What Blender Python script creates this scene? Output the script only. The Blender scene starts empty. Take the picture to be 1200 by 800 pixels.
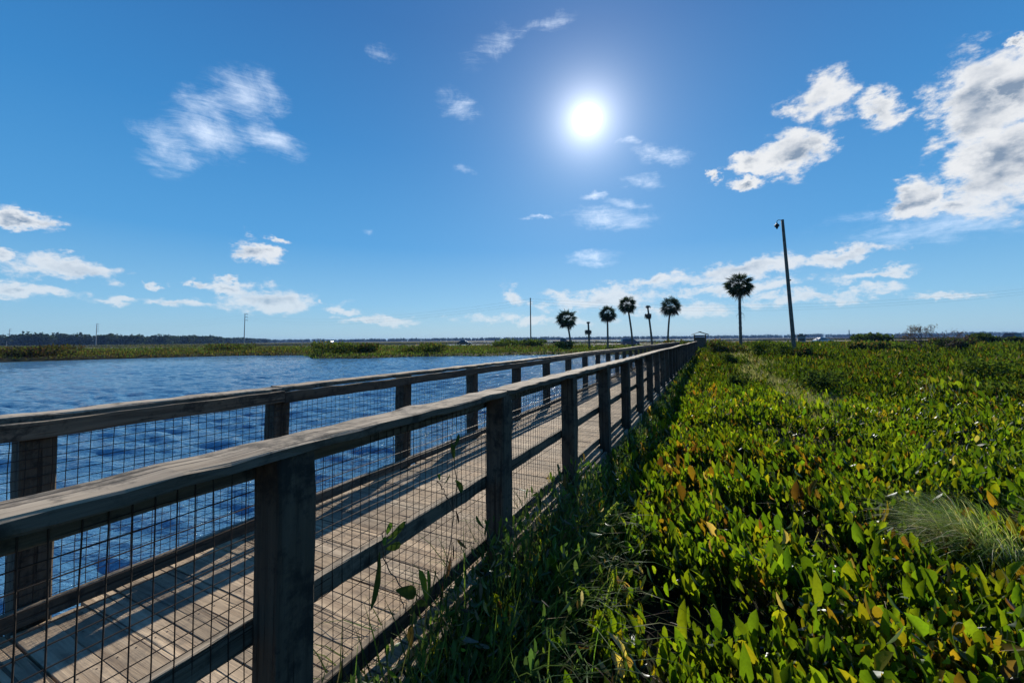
import bpy, math, random
import numpy as np
from mathutils import Matrix, Vector

C = bpy.context.scene.collection
SC = bpy.context.scene
rng = np.random.default_rng(11)
R = math.radians

# ------------------------------------------------------------------ helpers
def tag(o, label=None, cat=None, group=None, kind=None):
    if label: o['label'] = label
    if cat: o['category'] = cat
    if group: o['group'] = group
    if kind: o['kind'] = kind
    return o

def thing(name, label, cat, loc=(0, 0, 0), rz=0.0, group=None):
    o = bpy.data.objects.new(name, None)
    C.objects.link(o)
    o.empty_display_size = 0.2
    o.location = loc
    o.rotation_euler = (0, 0, rz)
    return tag(o, label, cat, group)

def _hash(ix, iy, seed):
    h = (ix.astype(np.int64) * 374761393 + iy.astype(np.int64) * 668265263 + seed * 1442695041) & 0xFFFFFFFF
    h = ((h ^ (h >> 13)) * 1274126177) & 0xFFFFFFFF
    h = h ^ (h >> 16)
    return (h & 0xFFFFFF) / float(0xFFFFFF)

def vnoise(x, y, seed=0):
    x = np.asarray(x, float); y = np.asarray(y, float)
    ix = np.floor(x); iy = np.floor(y)
    fx = x - ix; fy = y - iy
    fx = fx * fx * (3 - 2 * fx); fy = fy * fy * (3 - 2 * fy)
    a = _hash(ix, iy, seed); b = _hash(ix + 1, iy, seed)
    c = _hash(ix, iy + 1, seed); d = _hash(ix + 1, iy + 1, seed)
    return (a * (1 - fx) + b * fx) * (1 - fy) + (c * (1 - fx) + d * fx) * fy

def fbm(x, y, seed=0, octv=3):
    s = 0; a = 0.5; t = 0
    for k in range(octv):
        s = s + a * vnoise(x * 2 ** k, y * 2 ** k, seed + k * 17); t += a; a *= 0.5
    return s / t

def sstep(a, b, x):
    t = np.clip((x - a) / (b - a), 0, 1)
    return t * t * (3 - 2 * t)

class MB:
    """collects vertices, faces and a per-vertex tint; build() links them as one mesh object"""
    def __init__(self):
        self.v = []; self.q = []; self.t = []; self.c = []; self.n = 0; self.qm = []; self.tm = []
    def add(self, V, quads=None, tris=None, tint=(0.5, 0.5, 0.5), mat=0):
        V = np.asarray(V, float).reshape(-1, 3)
        if quads is not None and len(quads):
            q = np.asarray(quads, np.int64).reshape(-1, 4) + self.n
            self.q.append(q); self.qm.append(np.full(len(q), mat))
        if tris is not None and len(tris):
            t = np.asarray(tris, np.int64).reshape(-1, 3) + self.n
            self.t.append(t); self.tm.append(np.full(len(t), mat))
        tint = np.asarray(tint, float)
        if tint.ndim == 1: tint = np.tile(tint, (len(V), 1))
        self.c.append(tint); self.v.append(V); self.n += len(V)
    def box(self, lo, hi, tint=(0.5, 0.5, 0.5), mat=0, M=None):
        x0, y0, z0 = lo; x1, y1, z1 = hi
        V = np.array([(x0, y0, z0), (x1, y0, z0), (x1, y1, z0), (x0, y1, z0), (x0, y0, z1), (x1, y0, z1), (x1, y1, z1), (x0, y1, z1)], float)
        if M is not None: V = V @ np.asarray(M)[:3, :3].T + np.asarray(M)[:3, 3]
        self.add(V, [(0, 3, 2, 1), (4, 5, 6, 7), (0, 1, 5, 4), (1, 2, 6, 5), (2, 3, 7, 6), (3, 0, 4, 7)], tint=tint, mat=mat)
    def loft(self, rings, tint=(0.5, 0.5, 0.5), mat=0, cap=True):
        rings = np.asarray(rings, float)
        m, n = rings.shape[:2]
        V = rings.reshape(-1, 3)
        i = np.arange(m - 1)[:, None] * n; j = np.arange(n)[None, :]; k = (j + 1) % n
        q = np.stack([i + j, i + k, i + n + k, i + n + j], -1).reshape(-1, 4)
        tr = []
        if cap:
            tr = [(0, b + 1, b) for b in range(1, n - 1)] + [((m - 1) * n, (m - 1) * n + b, (m - 1) * n + b + 1) for b in range(1, n - 1)]
        self.add(V, q, tr, tint=tint, mat=mat)
    def tube(self, path, rad, n=6, tint=(0.5, 0.5, 0.5), mat=0, cap=True):
        P = np.asarray(path, float); m = len(P)
        rad = np.broadcast_to(np.asarray(rad, float), (m,))
        T = np.gradient(P, axis=0); T /= np.linalg.norm(T, axis=1)[:, None] + 1e-12
        up = np.array([0, 0, 1.0]) if abs(T[:, 2]).mean() < 0.9 else np.array([1.0, 0, 0])
        A = np.cross(T, up); A /= np.linalg.norm(A, axis=1)[:, None] + 1e-12
        B = np.cross(T, A)
        th = np.arange(n) / n * 2 * math.pi
        rings = P[:, None] + rad[:, None, None] * (np.cos(th)[None, :, None] * A[:, None] + np.sin(th)[None, :, None] * B[:, None])
        self.loft(rings, tint, mat, cap)
    def extrude(self, prof, y0, y1, axis=1, tint=(0.5, 0.5, 0.5), mat=0, inset=None):
        """profile of (x, z) points carried from y0 to y1"""
        P = np.asarray(prof, float)
        a = np.stack([P[:, 0], np.full(len(P), y0), P[:, 1]], 1)
        b = np.stack([P[:, 0], np.full(len(P), y1), P[:, 1]], 1)
        self.loft([a, b], tint, mat)
    def build(self, name, mats, parent=None, smooth=None, warp=None):
        if smooth is None:
            smooth = any(k in (mats.name if not isinstance(mats, (list, tuple)) else '') for k in ('leaf', 'grass', 'twig', 'wire'))
        if not self.v:
            raise ValueError(name)
        V = np.concatenate(self.v); c = np.concatenate(self.c)
        if warp is not None: V = warp(V.copy())
        q = np.concatenate(self.q) if self.q else np.zeros((0, 4), np.int64)
        t = np.concatenate(self.t) if self.t else np.zeros((0, 3), np.int64)
        me = bpy.data.meshes.new(name)
        me.vertices.add(len(V)); me.vertices.foreach_set('co', V.astype(np.float32).ravel())
        nl = q.size + t.size
        me.loops.add(nl); me.loops.foreach_set('vertex_index', np.concatenate([q.ravel(), t.ravel()]).astype(np.int32))
        me.polygons.add(len(q) + len(t))
        st = np.concatenate([np.arange(len(q)) * 4, q.size + np.arange(len(t)) * 3]).astype(np.int32)
        me.polygons.foreach_set('loop_start', st)
        mi = np.concatenate([np.concatenate(self.qm) if self.qm else [], np.concatenate(self.tm) if self.tm else []]).astype(np.int32)
        me.polygons.foreach_set('material_index', mi)
        me.polygons.foreach_set('use_smooth', np.full(len(q) + len(t), bool(smooth)))
        at = me.attributes.new('tint', 'FLOAT_COLOR', 'POINT')
        at.data.foreach_set('color', np.concatenate([c, np.ones((len(c), 1))], 1).astype(np.float32).ravel())
        me.update(calc_edges=True)
        if not isinstance(mats, (list, tuple)): mats = [mats]
        for m in mats: me.materials.append(m)
        o = bpy.data.objects.new(name, me)
        C.objects.link(o)
        if parent is not None: o.parent = parent
        return o

def unit(v):
    v = np.asarray(v, float)
    return v / (np.linalg.norm(v, axis=-1, keepdims=True) + 1e-12)

# ------------------------------------------------------------------ materials
def newmat(name):
    m = bpy.data.materials.new(name); m.use_nodes = True
    nt = m.node_tree; nt.nodes.clear()
    out = nt.nodes.new('ShaderNodeOutputMaterial')
    return m, nt, out

class N:
    """small wrapper so node graphs read in a line each"""
    def __init__(self, nt): self.nt = nt
    def __call__(self, typ, ins=None, **kw):
        n = self.nt.nodes.new(typ)
        for k, v in kw.items(): setattr(n, k, v)
        for k, v in (ins or {}).items(): self.set(n, k, v)
        return n
    def set(self, n, k, v):
        s = n.inputs[k]
        if isinstance(v, bpy.types.NodeSocket): self.nt.links.new(v, s)
        elif isinstance(v, bpy.types.Node): self.nt.links.new(v.outputs[0], s)
        else: s.default_value = v
    def math(self, op, a, b=None, c=None, clamp=False):
        n = self('ShaderNodeMath', operation=op, use_clamp=clamp)
        for i, v in enumerate((a, b, c)):
            if v is not None: self.set(n, i, v)
        return n.outputs[0]
    def vmath(self, op, a, b=None):
        n = self('ShaderNodeVectorMath', operation=op); self.set(n, 0, a)
        if b is not None: self.set(n, 1, b)
        return n
    def ramp(self, fac, stops, interp='LINEAR'):
        n = self('ShaderNodeValToRGB'); n.color_ramp.interpolation = interp
        e = n.color_ramp.elements
        while len(e) < len(stops): e.new(0.5)
        for el, (p, col) in zip(e, stops):
            el.position = p; el.color = (*col, 1) if len(col) == 3 else col
        self.set(n, 0, fac)
        return n.outputs[0]
    def mixc(self, fac, a, b, mode='MIX'):
        n = self('ShaderNodeMix', data_type='RGBA', blend_type=mode)
        self.set(n, 0, fac); self.set(n, 6, a); self.set(n, 7, b)
        return n.outputs[2]
    def noise(self, vec, scale, detail=4, rough=0.55, lac=2.0, dist=0.0):
        n = self('ShaderNodeTexNoise', {'Vector': vec, 'Scale': scale, 'Detail': detail, 'Roughness': rough, 'Lacunarity': lac, 'Distortion': dist})
        return n.outputs[0]
    def mapping(self, vec, loc=(0, 0, 0), rot=(0, 0, 0), sc=(1, 1, 1), typ='POINT'):
        n = self('ShaderNodeMapping', {'Vector': vec, 'Location': loc, 'Rotation': rot, 'Scale': sc}, vector_type=typ)
        return n.outputs[0]

def rgba(c): return (c[0], c[1], c[2], 1.0)

def wood(name, axis, dark, light, grain=26.0, bump=0.5, mould=0.5, mouldcol=(0.03, 0.027, 0.022), rough=0.85, tonevar=0.7):
    """weathered timber: grain runs along the given local axis, with checks, mould blotches and per-board tone"""
    m, nt, out = newmat(name); n = N(nt)
    tc = n('ShaderNodeTexCoord').outputs['Object']
    tint = n('ShaderNodeAttribute', attribute_name='tint').outputs['Color']
    sep = n('ShaderNodeSeparateColor', {0: tint})
    off = n.vmath('SCALE', tint); off.inputs['Scale'].default_value = 37.0
    vec = n.vmath('ADD', tc, off).outputs[0]
    s = [grain, grain, grain]; s[axis] = grain * 0.045
    g = n.mapping(vec, sc=s)
    g1 = n.noise(g, 1.0, 6, 0.65, dist=0.6)
    s2 = [grain * 4, grain * 4, grain * 4]; s2[axis] = grain * 0.10
    g2 = n.noise(n.mapping(vec, sc=s2), 1.0, 3, 0.6)
    s3 = [grain * 1.7] * 3; s3[axis] = grain * 0.035
    g3 = n.noise(n.mapping(vec, sc=s3, loc=(3, 7, 1)), 1.0, 2, 0.5, dist=0.4)
    crack = n.ramp(g3, [(0.60, (0, 0, 0)), (0.66, (1, 1, 1))])
    base = n.mixc(n.ramp(g1, [(0.3, (0, 0, 0)), (0.72, (1, 1, 1))]), rgba(dark), rgba(light))
    base = n.mixc(n.math('MULTIPLY', g2, 0.5), base, rgba([c * 0.45 for c in dark]))
    tone = n.math('MULTIPLY_ADD', sep.outputs[0], tonevar, 1.0 - tonevar * 0.52)
    toned = n.vmath('SCALE', base); n.set(toned, 'Scale', tone)
    warm = n.mixc(n.math('MULTIPLY', sep.outputs[1], 0.35), toned.outputs[0], n.mixc(1.0, toned.outputs[0], (1.15, 0.93, 0.70, 1), 'MULTIPLY'))
    base = n.mixc(n.math('MULTIPLY', crack, 0.75), warm, (0.02, 0.016, 0.012, 1))
    b1 = n.noise(vec, 5.5, 6, 0.7, dist=0.4)
    b2 = n.noise(vec, 26.0, 4, 0.7)
    mm = n.math('MULTIPLY', n.ramp(n.math('ADD', n.math('MULTIPLY', b1, 0.7), n.math('MULTIPLY', b2, 0.3)), [(0.5 , (0, 0, 0)), (0.6, (1, 1, 1))]), mould)
    base = n.mixc(mm, base, rgba(mouldcol))
    hgt = n.math('SUBTRACT', n.math('MULTIPLY_ADD', g2, 0.35, g1), n.math('MULTIPLY', crack, 0.9))
    bp = n('ShaderNodeBump', {'Height': hgt, 'Strength': bump, 'Distance': 0.006})
    p = n('ShaderNodeBsdfPrincipled', {'Base Color': base, 'Roughness': rough, 'Normal': bp.outputs[0], 'Specular IOR Level': 0.3})
    nt.links.new(p.outputs[0], out.inputs[0])
    return m

def plain(name, col, rough=0.6, metal=0.0, var=0.25, scale=8.0, spec=0.5, bump=0.0):
    m, nt, out = newmat(name); n = N(nt)
    tc = n('ShaderNodeTexCoord').outputs['Object']
    f = n.noise(tc, scale, 5, 0.6)
    c = n.mixc(n.ramp(f, [(0.3, (0, 0, 0)), (0.7, (1, 1, 1))]), rgba([x * (1 - var) for x in col]), rgba([min(1, x * (1 + var)) for x in col]))
    p = n('ShaderNodeBsdfPrincipled', {'Base Color': c, 'Roughness': rough, 'Metallic': metal, 'Specular IOR Level': spec})
    if bump:
        bp = n('ShaderNodeBump', {'Height': f, 'Strength': bump, 'Distance': 0.02}); n.set(p, 'Normal', bp.outputs[0])
    nt.links.new(p.outputs[0], out.inputs[0])
    return m

def leafmat(name, trans=0.5, gloss=0.10, tr_mul=(1.6, 1.5, 0.7), rough=0.38, sc=1.0, mottle=60.0):
    """thin leaf: the tint is the leaf's own colour; light also passes through it"""
    m, nt, out = newmat(name); n = N(nt)
    tint = n('ShaderNodeAttribute', attribute_name='tint').outputs['Color']
    pos = n('ShaderNodeTexCoord').outputs['Object']
    mt = n.noise(pos, mottle, 3, 0.6)
    c0 = n.mixc(1.0, tint, rgba([sc] * 3), 'MULTIPLY')
    k = n.vmath('SCALE', c0); n.set(k, 'Scale', n.math('MULTIPLY_ADD', mt, 0.7, 0.65))
    col = k.outputs[0]
    d = n('ShaderNodeBsdfDiffuse', {'Color': col})
    t = n('ShaderNodeBsdfTranslucent', {'Color': n.mixc(1.0, col, rgba(tr_mul), 'MULTIPLY')})
    g = n('ShaderNodeBsdfGlossy', {'Color': (0.9, 0.95, 1, 1), 'Roughness': rough})
    s1 = n('ShaderNodeMixShader', {0: trans, 1: d.outputs[0], 2: t.outputs[0]})
    fr = n('ShaderNodeFresnel', {'IOR': 1.4})
    s2 = n('ShaderNodeMixShader', {0: n.math('MULTIPLY', fr.outputs[0], gloss * 10, clamp=True), 1: s1.outputs[0], 2: g.outputs[0]})
    nt.links.new(s2.outputs[0], out.inputs[0])
    return m

M = {}
M['deck'] = wood('weathered_deck_wood', 1, (0.215, 0.16, 0.11), (0.58, 0.475, 0.34), grain=23, bump=0.9, mould=0.45, mouldcol=(0.12, 0.10, 0.08), tonevar=0.46)
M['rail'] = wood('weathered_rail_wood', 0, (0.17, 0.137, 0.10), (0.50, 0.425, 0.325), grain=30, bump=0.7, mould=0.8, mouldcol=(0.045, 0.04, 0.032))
M['raildark'] = wood('shaded_stained_rail_wood', 0, (0.065, 0.053, 0.04), (0.20, 0.165, 0.125), grain=30, bump=0.7, mould=0.85, mouldcol=(0.025, 0.022, 0.018))  # darker copy of the rail wood: mould, plus painted shade for unlit faces
M['post'] = wood('weathered_post_wood', 2, (0.045, 0.037, 0.029), (0.115, 0.095, 0.073), grain=26, bump=1.0, mould=1.0, mouldcol=(0.02, 0.018, 0.015))
M['wire'] = plain('rusty_wire', (0.035, 0.026, 0.022), 0.6, 0.5, 0.3, 30)
M['leaf'] = leafmat('broad_leaf', 0.6, 0.009, tr_mul=(3.1, 2.6, 0.55), rough=0.42, sc=0.56)
M['midleaf'] = leafmat('broad_leaf_afar', 0.5, 0.002, tr_mul=(2.0, 1.7, 0.65), rough=0.4, mottle=15, sc=0.55)
M['bushleaf'] = leafmat('bush_leaf', 0.42, 0.0, tr_mul=(1.35, 1.35, 0.6), rough=0.5, mottle=20)
M['farleaf'] = leafmat('far_leaf', 0.35, 0.0, rough=0.6, mottle=0.4)
M['grass'] = leafmat('grass_blade', 0.45, 0.004, tr_mul=(1.8, 1.8, 0.8), rough=0.35)
M['palmleaf'] = leafmat('palm_frond', 0.2, 0.0, tr_mul=(1.2, 1.3, 0.6), rough=0.4, mottle=5)
M['deadfrond'] = plain('dead_palm_frond', (0.085, 0.062, 0.045), 0.9, 0, 0.4, 9)
M['palmtrunk'] = plain('palm_trunk_bark', (0.13, 0.105, 0.085), 0.9, 0, 0.4, 6, 0.2, 0.6)
M['twig'] = plain('dead_twig', (0.11, 0.075, 0.055), 0.9, 0, 0.4, 20, 0.2)
M['poledark'] = plain('creosoted_pole_wood', (0.12, 0.105, 0.09), 0.85, 0, 0.35, 4, 0.3, 0.4)
M['polegrey'] = plain('grey_pole', (0.30, 0.29, 0.28), 0.6, 0, 0.15, 2)
M['metal'] = plain('galvanised_steel', (0.20, 0.20, 0.21), 0.45, 0.7, 0.2, 5)
M['darkmetal'] = plain('dark_metal', (0.03, 0.03, 0.032), 0.5, 0.5, 0.2, 5)
M['asphalt'] = plain('asphalt', (0.06, 0.06, 0.06), 0.9, 0, 0.25, 3)
M['lot'] = plain('pale_gravel', (0.42, 0.38, 0.33), 0.95, 0, 0.25, 0.7)
M['paintline'] = plain('road_paint', (0.6, 0.6, 0.55), 0.8)
M['signface'] = plain('sign_sheet_metal', (0.5, 0.52, 0.54), 0.5, 0.3, 0.05)
M['glass'] = plain('car_glass', (0.02, 0.025, 0.03), 0.05, 0, 0.05, 2, 0.8)
M['tyre'] = plain('rubber', (0.015, 0.015, 0.015), 0.9, 0, 0.1)
M['rim'] = plain('alloy_rim', (0.4, 0.4, 0.41), 0.35, 0.9, 0.1)
M['lamp'] = plain('headlamp_lens', (0.7, 0.72, 0.72), 0.15, 0, 0.05)
def paint(name, c): return plain(name, c, 0.22, 0.2, 0.04, 2, 0.8)
HAZE = 1.2e-4; SUN = 5.0; SKY = 0.09; CLOUD = 0.75; EXPO = 0.45
CUMULUS = [
    (49.78, 21.05, 3.52, 4.36, 4.9, 1.25),
    (50.96, 15.12, 4.42, 4.65, -3.4, 1.30),
    (45.36, 13.80, 2.64, 1.69, 10.7, 1.05),
    (52.54, 21.26, 2.80, 3.33, -24.4, 1.20),
    (48.34, 12.42, 3.86, 1.43, -6.9, 0.90),
    (36.14, 20.82, 4.19, 2.38, -3.4, 1.05),
    (31.85, 21.01, 3.07, 1.13, -7.2, 0.90),
    (31.14, 18.77, 2.40, 0.86, -10.9, 0.90),
    (27.20, 20.28, 1.10, 0.88, -10.0, 0.90),
    (38.32, 25.36, 3.53, 2.28, 3.9, 0.75),
    (43.08, 22.81, 1.99, 2.21, 24.8, 0.85),
    (52.73, 24.37, 0.60, 0.63, 15.7, 0.80),
    (-32.89, 10.79, 2.58, 1.62, -19.6, 0.95),
    (-30.42, 12.48, 1.54, 0.62, -10.4, 0.70),
    (-47.78, 6.94, 3.45, 1.23, 2.4, 0.95),
    (-50.90, 11.22, 2.25, 0.92, 0.3, 0.95),
    (-51.76, 7.88, 1.23, 0.53, 2.7, 0.80),
    (-35.83, 6.24, 2.74, 0.79, -5.9, 0.85),
    (-38.48, 6.62, 1.05, 0.57, -0.5, 0.80),
    (-42.18, 6.22, 1.01, 0.36, 4.9, 0.70),
    (-35.36, 7.46, 1.55, 0.49, 1.0, 0.75),
    (-49.08, 4.70, 2.63, 0.64, -1.4, 0.65),
    (-51.34, 4.82, 1.44, 0.99, -1.2, 0.80),
    (-30.40, 5.10, 6.82, 1.58, -2.2, 0.80),
    (-39.40, 4.29, 5.12, 0.66, -1.0, 0.65),
    (-45.09, 4.15, 2.44, 0.52, -0.8, 0.60),
    (-25.14, 5.52, 1.30, 0.44, -3.5, 0.70),
    (-23.09, 4.25, 3.10, 0.56, -4.1, 0.60),
    (-19.37, 2.94, 6.52, 0.69, -1.6, 0.60),
    (0.40, 6.11, 2.45, 1.70, -10.5, 0.65),
    (12.07, 5.40, 8.75, 1.67, 1.4, 0.70),
    (2.44, 2.93, 8.51, 0.73, -0.6, 0.55),
    (16.68, 6.07, 6.73, 1.16, 3.9, 0.60),
    (30.08, 8.20, 10.07, 1.37, 6.2, 0.85),
    (39.95, 8.86, 5.05, 1.02, 1.1, 0.85),
    (20.03, 7.63, 4.31, 1.03, 9.4, 0.75),
    (37.57, 4.65, 8.08, 0.77, 0.9, 0.70),
    (28.14, 6.02, 8.55, 0.86, 5.3, 0.65),
    (47.45, 3.86, 2.52, 0.41, 1.0, 0.65),
    (21.00, 3.60, 11.69, 0.91, 1.3, 0.50),
    (42.65, 6.51, 3.98, 0.54, 4.2, 0.60),
]
CIRRUS = [
    (-37.13, 22.84, 5.18, 3.15, -19.7, 0.85),
    (-33.90, 27.61, 4.92, 3.62, -4.8, 1.00),
    (-31.33, 23.60, 5.35, 2.14, -10.7, 1.00),
    (-41.21, 20.55, 3.82, 3.63, -47.5, 0.80),
    (-37.58, 25.09, 3.74, 2.31, -5.5, 0.75),
    (-7.80, 30.58, 4.25, 2.20, -12.7, 0.70),
    (-18.14, 35.27, 2.58, 1.19, -6.5, 0.70),
    (5.41, 39.23, 5.95, 1.04, 2.1, 0.65),
    (-1.53, 37.38, 7.02, 2.07, 20.9, 0.50),
    (-6.61, 23.33, 1.93, 0.97, -11.1, 0.60),
    (13.45, 16.47, 7.71, 1.90, -4.2, 0.95),
    (11.00, 11.58, 5.67, 1.29, 1.3, 0.85),
    (16.71, 18.17, 4.13, 0.96, -13.0, 0.75),
    (20.97, 23.68, 4.88, 1.65, -15.5, 0.75),
    (18.35, 20.66, 3.62, 1.24, -12.2, 0.75),
    (11.75, 19.69, 2.59, 0.66, 3.2, 0.90),
    (4.07, 16.94, 3.19, 0.34, -3.4, 0.80),
    (12.17, 10.59, 3.98, 1.05, 1.3, 0.70),
    (16.55, 25.77, 2.53, 0.59, -7.1, 0.60),
    (-19.77, 14.36, 1.09, 0.66, 4.4, 0.80),
    (47.13, 10.43, 9.71, 1.98, 1.3, 0.70),
    (40.82, 12.82, 6.32, 1.27, 1.5, 0.40),
]
# ------------------------------------------------------------------ lie of the land
TH = math.atan(230.0 / 470.0)                 # heading of the boardwalk, east of north
DV = np.array([math.sin(TH), math.cos(TH)])    # along the boardwalk
NV = np.array([math.cos(TH), -math.sin(TH)])   # to its right
OFF_R, WID = 1.353, 2.017                      # camera to right post line, post line to post line
ORG = -OFF_R * NV                              # local origin: right post line abreast of the camera
DECK = 0.65
T0, T1 = -2.8, 55.0

def to_local(x, y):
    px, py = x - ORG[0], y - ORG[1]
    return px * DV[0] + py * DV[1], -(px * NV[0] + py * NV[1])   # along, left

def to_world(t, l):
    return ORG[0] + t * DV[0] - l * NV[0], ORG[1] + t * DV[1] - l * NV[1]

def shore(x):
    s = 55.0 + 2.2 * np.sin(x * 0.11 + 1.0) + 1.2 * np.sin(x * 0.37) + 0.6 * np.sin(x * 0.9 + 2)
    s = s + 10.0 * sstep(-26, -34, x) - 4.0 * np.exp(-((x + 64) / 11.0) ** 2) - 2 * np.exp(-((x + 18) / 5.0) ** 2)
    return s

def road_y(x): return 123.3 - 0.113 * x
def road_z(x): return 0.62 + 0.55 * sstep(20, 110, x)

def lake_mask(x, y):
    """1 over the near lake, 0 over land"""
    t, l = to_local(x, y)
    edge = 1.1 + 0.5 * vnoise(t * 0.5, t * 0 + 3, 5) + sstep(26, 50, t) * 3.0
    return sstep(0, 0.8, l - edge) * (1 - sstep(-0.8, 0.8, y - shore(x)))

def land_z(x, y):
    t, l = to_local(x, y)
    right = sstep(3, -3, l)
    z = 0.10 + right * 0.36 * sstep(14, 75, y) + (1 - right) * 0.14
    z = z + 0.10 * (fbm(x * 0.35, y * 0.35, 3) - 0.5) + 0.12 * (fbm(x * 0.05, y * 0.05, 9) - 0.5)
    dy = y - road_y(x)
    near_road = sstep(9, 4.5, np.abs(dy))
    z = z * (1 - near_road) + road_z(x) * near_road
    return z

def ground_z(x, y):
    z = land_z(x, y)
    lm = lake_mask(x, y)
    z = z * (1 - lm) - 0.6 * lm
    far = sstep(150, 175, y - 0.0 * x) * (1 - sstep(1250, 1350, y))
    n = fbm(x * 0.004 + 5, y * 0.012, 21)
    wet = far * sstep(0.47, 0.53, n) * sstep(-120, 60, x)
    z = z * (1 - wet) - 0.5 * wet
    return z

# ------------------------------------------------------------------ ground, water
def mat_ground():
    m, nt, out = newmat('marsh_soil'); n = N(nt)
    pos = n('ShaderNodeNewGeometry').outputs['Position']
    a = n.noise(pos, 0.9, 6, 0.65); b = n.noise(pos, 0.06, 4, 0.6)
    c = n.mixc(n.ramp(a, [(0.3, (0, 0, 0)), (0.7, (1, 1, 1))]), (0.008, 0.0075, 0.005, 1), (0.022, 0.024, 0.010, 1))
    c = n.mixc(n.ramp(b, [(0.4, (0, 0, 0)), (0.65, (0.6, 0.6, 0.6))]), c, (0.05, 0.052, 0.02, 1))
    p = n('ShaderNodeBsdfPrincipled', {'Base Color': c, 'Roughness': 0.95, 'Specular IOR Level': 0.1})
    bp = n('ShaderNodeBump', {'Height': a, 'Strength': 0.8, 'Distance': 0.08}); n.set(p, 'Normal', bp.outputs[0])
    nt.links.new(p.outputs[0], out.inputs[0]); return m

def polar_grid(rs, az):
    rr, aa = np.meshgrid(rs, az, indexing='ij')
    x = rr * np.sin(aa); y = rr * np.cos(aa)
    m, k = rr.shape
    i = np.arange(m - 1)[:, None] * k; j = np.arange(k - 1)[None, :]
    q = np.stack([i + j, i + k + j, i + k + j + 1, i + j + 1], -1).reshape(-1, 4)
    return x, y, q

az = np.linspace(-math.pi, math.pi, 721)
rs = np.concatenate([[0.02], np.geomspace(0.4, 4400, 330)])
x, y, q = polar_grid(rs, az)
g = MB(); g.add(np.stack([x, y, ground_z(x, y)], -1), q[:, ::-1])
tag(g.build('ground', mat_ground(), smooth=True), kind='structure')

def mat_water(bscale, bstr, fade):
    m, nt, out = newmat('lake_water'); n = N(nt)
    pos = n('ShaderNodeNewGeometry').outputs['Position']
    v1 = n.mapping(pos, rot=(0, 0, R(12)), sc=(0.55, 2.6, 1))
    a = n.noise(v1, bscale, 5, 0.6, dist=0.5)
    b = n.noise(n.mapping(pos, rot=(0, 0, R(-20)), sc=(1, 1.6, 1)), bscale * 3.3, 4, 0.55)
    h = n.math('MULTIPLY_ADD', b, 0.35, a)
    bp = n('ShaderNodeBump', {'Height': h, 'Strength': bstr, 'Distance': fade})
    p = n('ShaderNodeBsdfPrincipled', {'Base Color': (0.06, 0.175, 0.31, 1), 'Roughness': 0.05, 'IOR': 1.33, 'Specular IOR Level': 0.5, 'Normal': bp.outputs[0]})
    nt.links.new(p.outputs[0], out.inputs[0]); return m

rs = np.geomspace(1.2, 78, 640)
az = np.linspace(R(-112), R(42), 860)
x, y, q = polar_grid(rs, az)
rr = np.hypot(x, y); dr = rr * 0.0066 + 0.01
wr = np.random.default_rng(4)
z = np.zeros_like(x)
for k in range(70):
    lam = 0.16 * (8.0 ** wr.random())
    ang = R(194) + wr.normal(0, 0.24)
    ph = wr.random() * 6.28
    A = 0.0062 * lam ** 0.85 * (0.5 + wr.random())
    A = A * sstep(1.6, 3.2, lam / dr)
    th = 2 * math.pi / lam * (x * math.sin(ang) + y * math.cos(ang)) + ph + 2.6 * vnoise(x * 0.35, y * 0.8, 40 + k)
    z += A * (np.sin(th) + 0.25 * np.sin(2 * th + 0.6))
z *= 0.65 + 0.7 * fbm(x * 0.12, y * 0.3, 77)
# keep only where the lake lies (a margin runs under the banks)
lm = lake_mask(x, y)
k = np.arange(x.size).reshape(x.shape)
keep = (lm.ravel()[q].max(1) > 0.0)
w = MB(); w.add(np.stack([x, y, z], -1), q[keep][:, ::-1])
tag(w.build('lake_water', mat_water(4.2, 1.0, 0.085), smooth=True), kind='structure')
far = MB()
x, y, q = polar_grid(np.geomspace(140, 1500, 60), np.linspace(R(-62), R(62), 80))
far.add(np.stack([x, y, x * 0], -1), q[:, ::-1])
tag(far.build('distant_lake_water', mat_water(0.9, 0.5, 0.08), smooth=True), kind='structure')

# ------------------------------------------------------------------ boardwalk
bw = thing('boardwalk', 'long weathered wooden boardwalk with post and wire mesh railings running to the horizon', 'boardwalk',
           (ORG[0], ORG[1], 0), math.pi / 2 - TH)
def warp_bw(V):
    V[:, 2] += 0.012 * (1 - sstep(-2.0, 5.0, V[:, 0])) + 0.012 * np.sin(V[:, 0] * 0.55 + 1) * sstep(3, 12, V[:, 0])
    V[:, 1] += 0.018 * np.sin(V[:, 0] * 0.31 + 2.0) * sstep(3, 14, V[:, 0])
    return V

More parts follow.
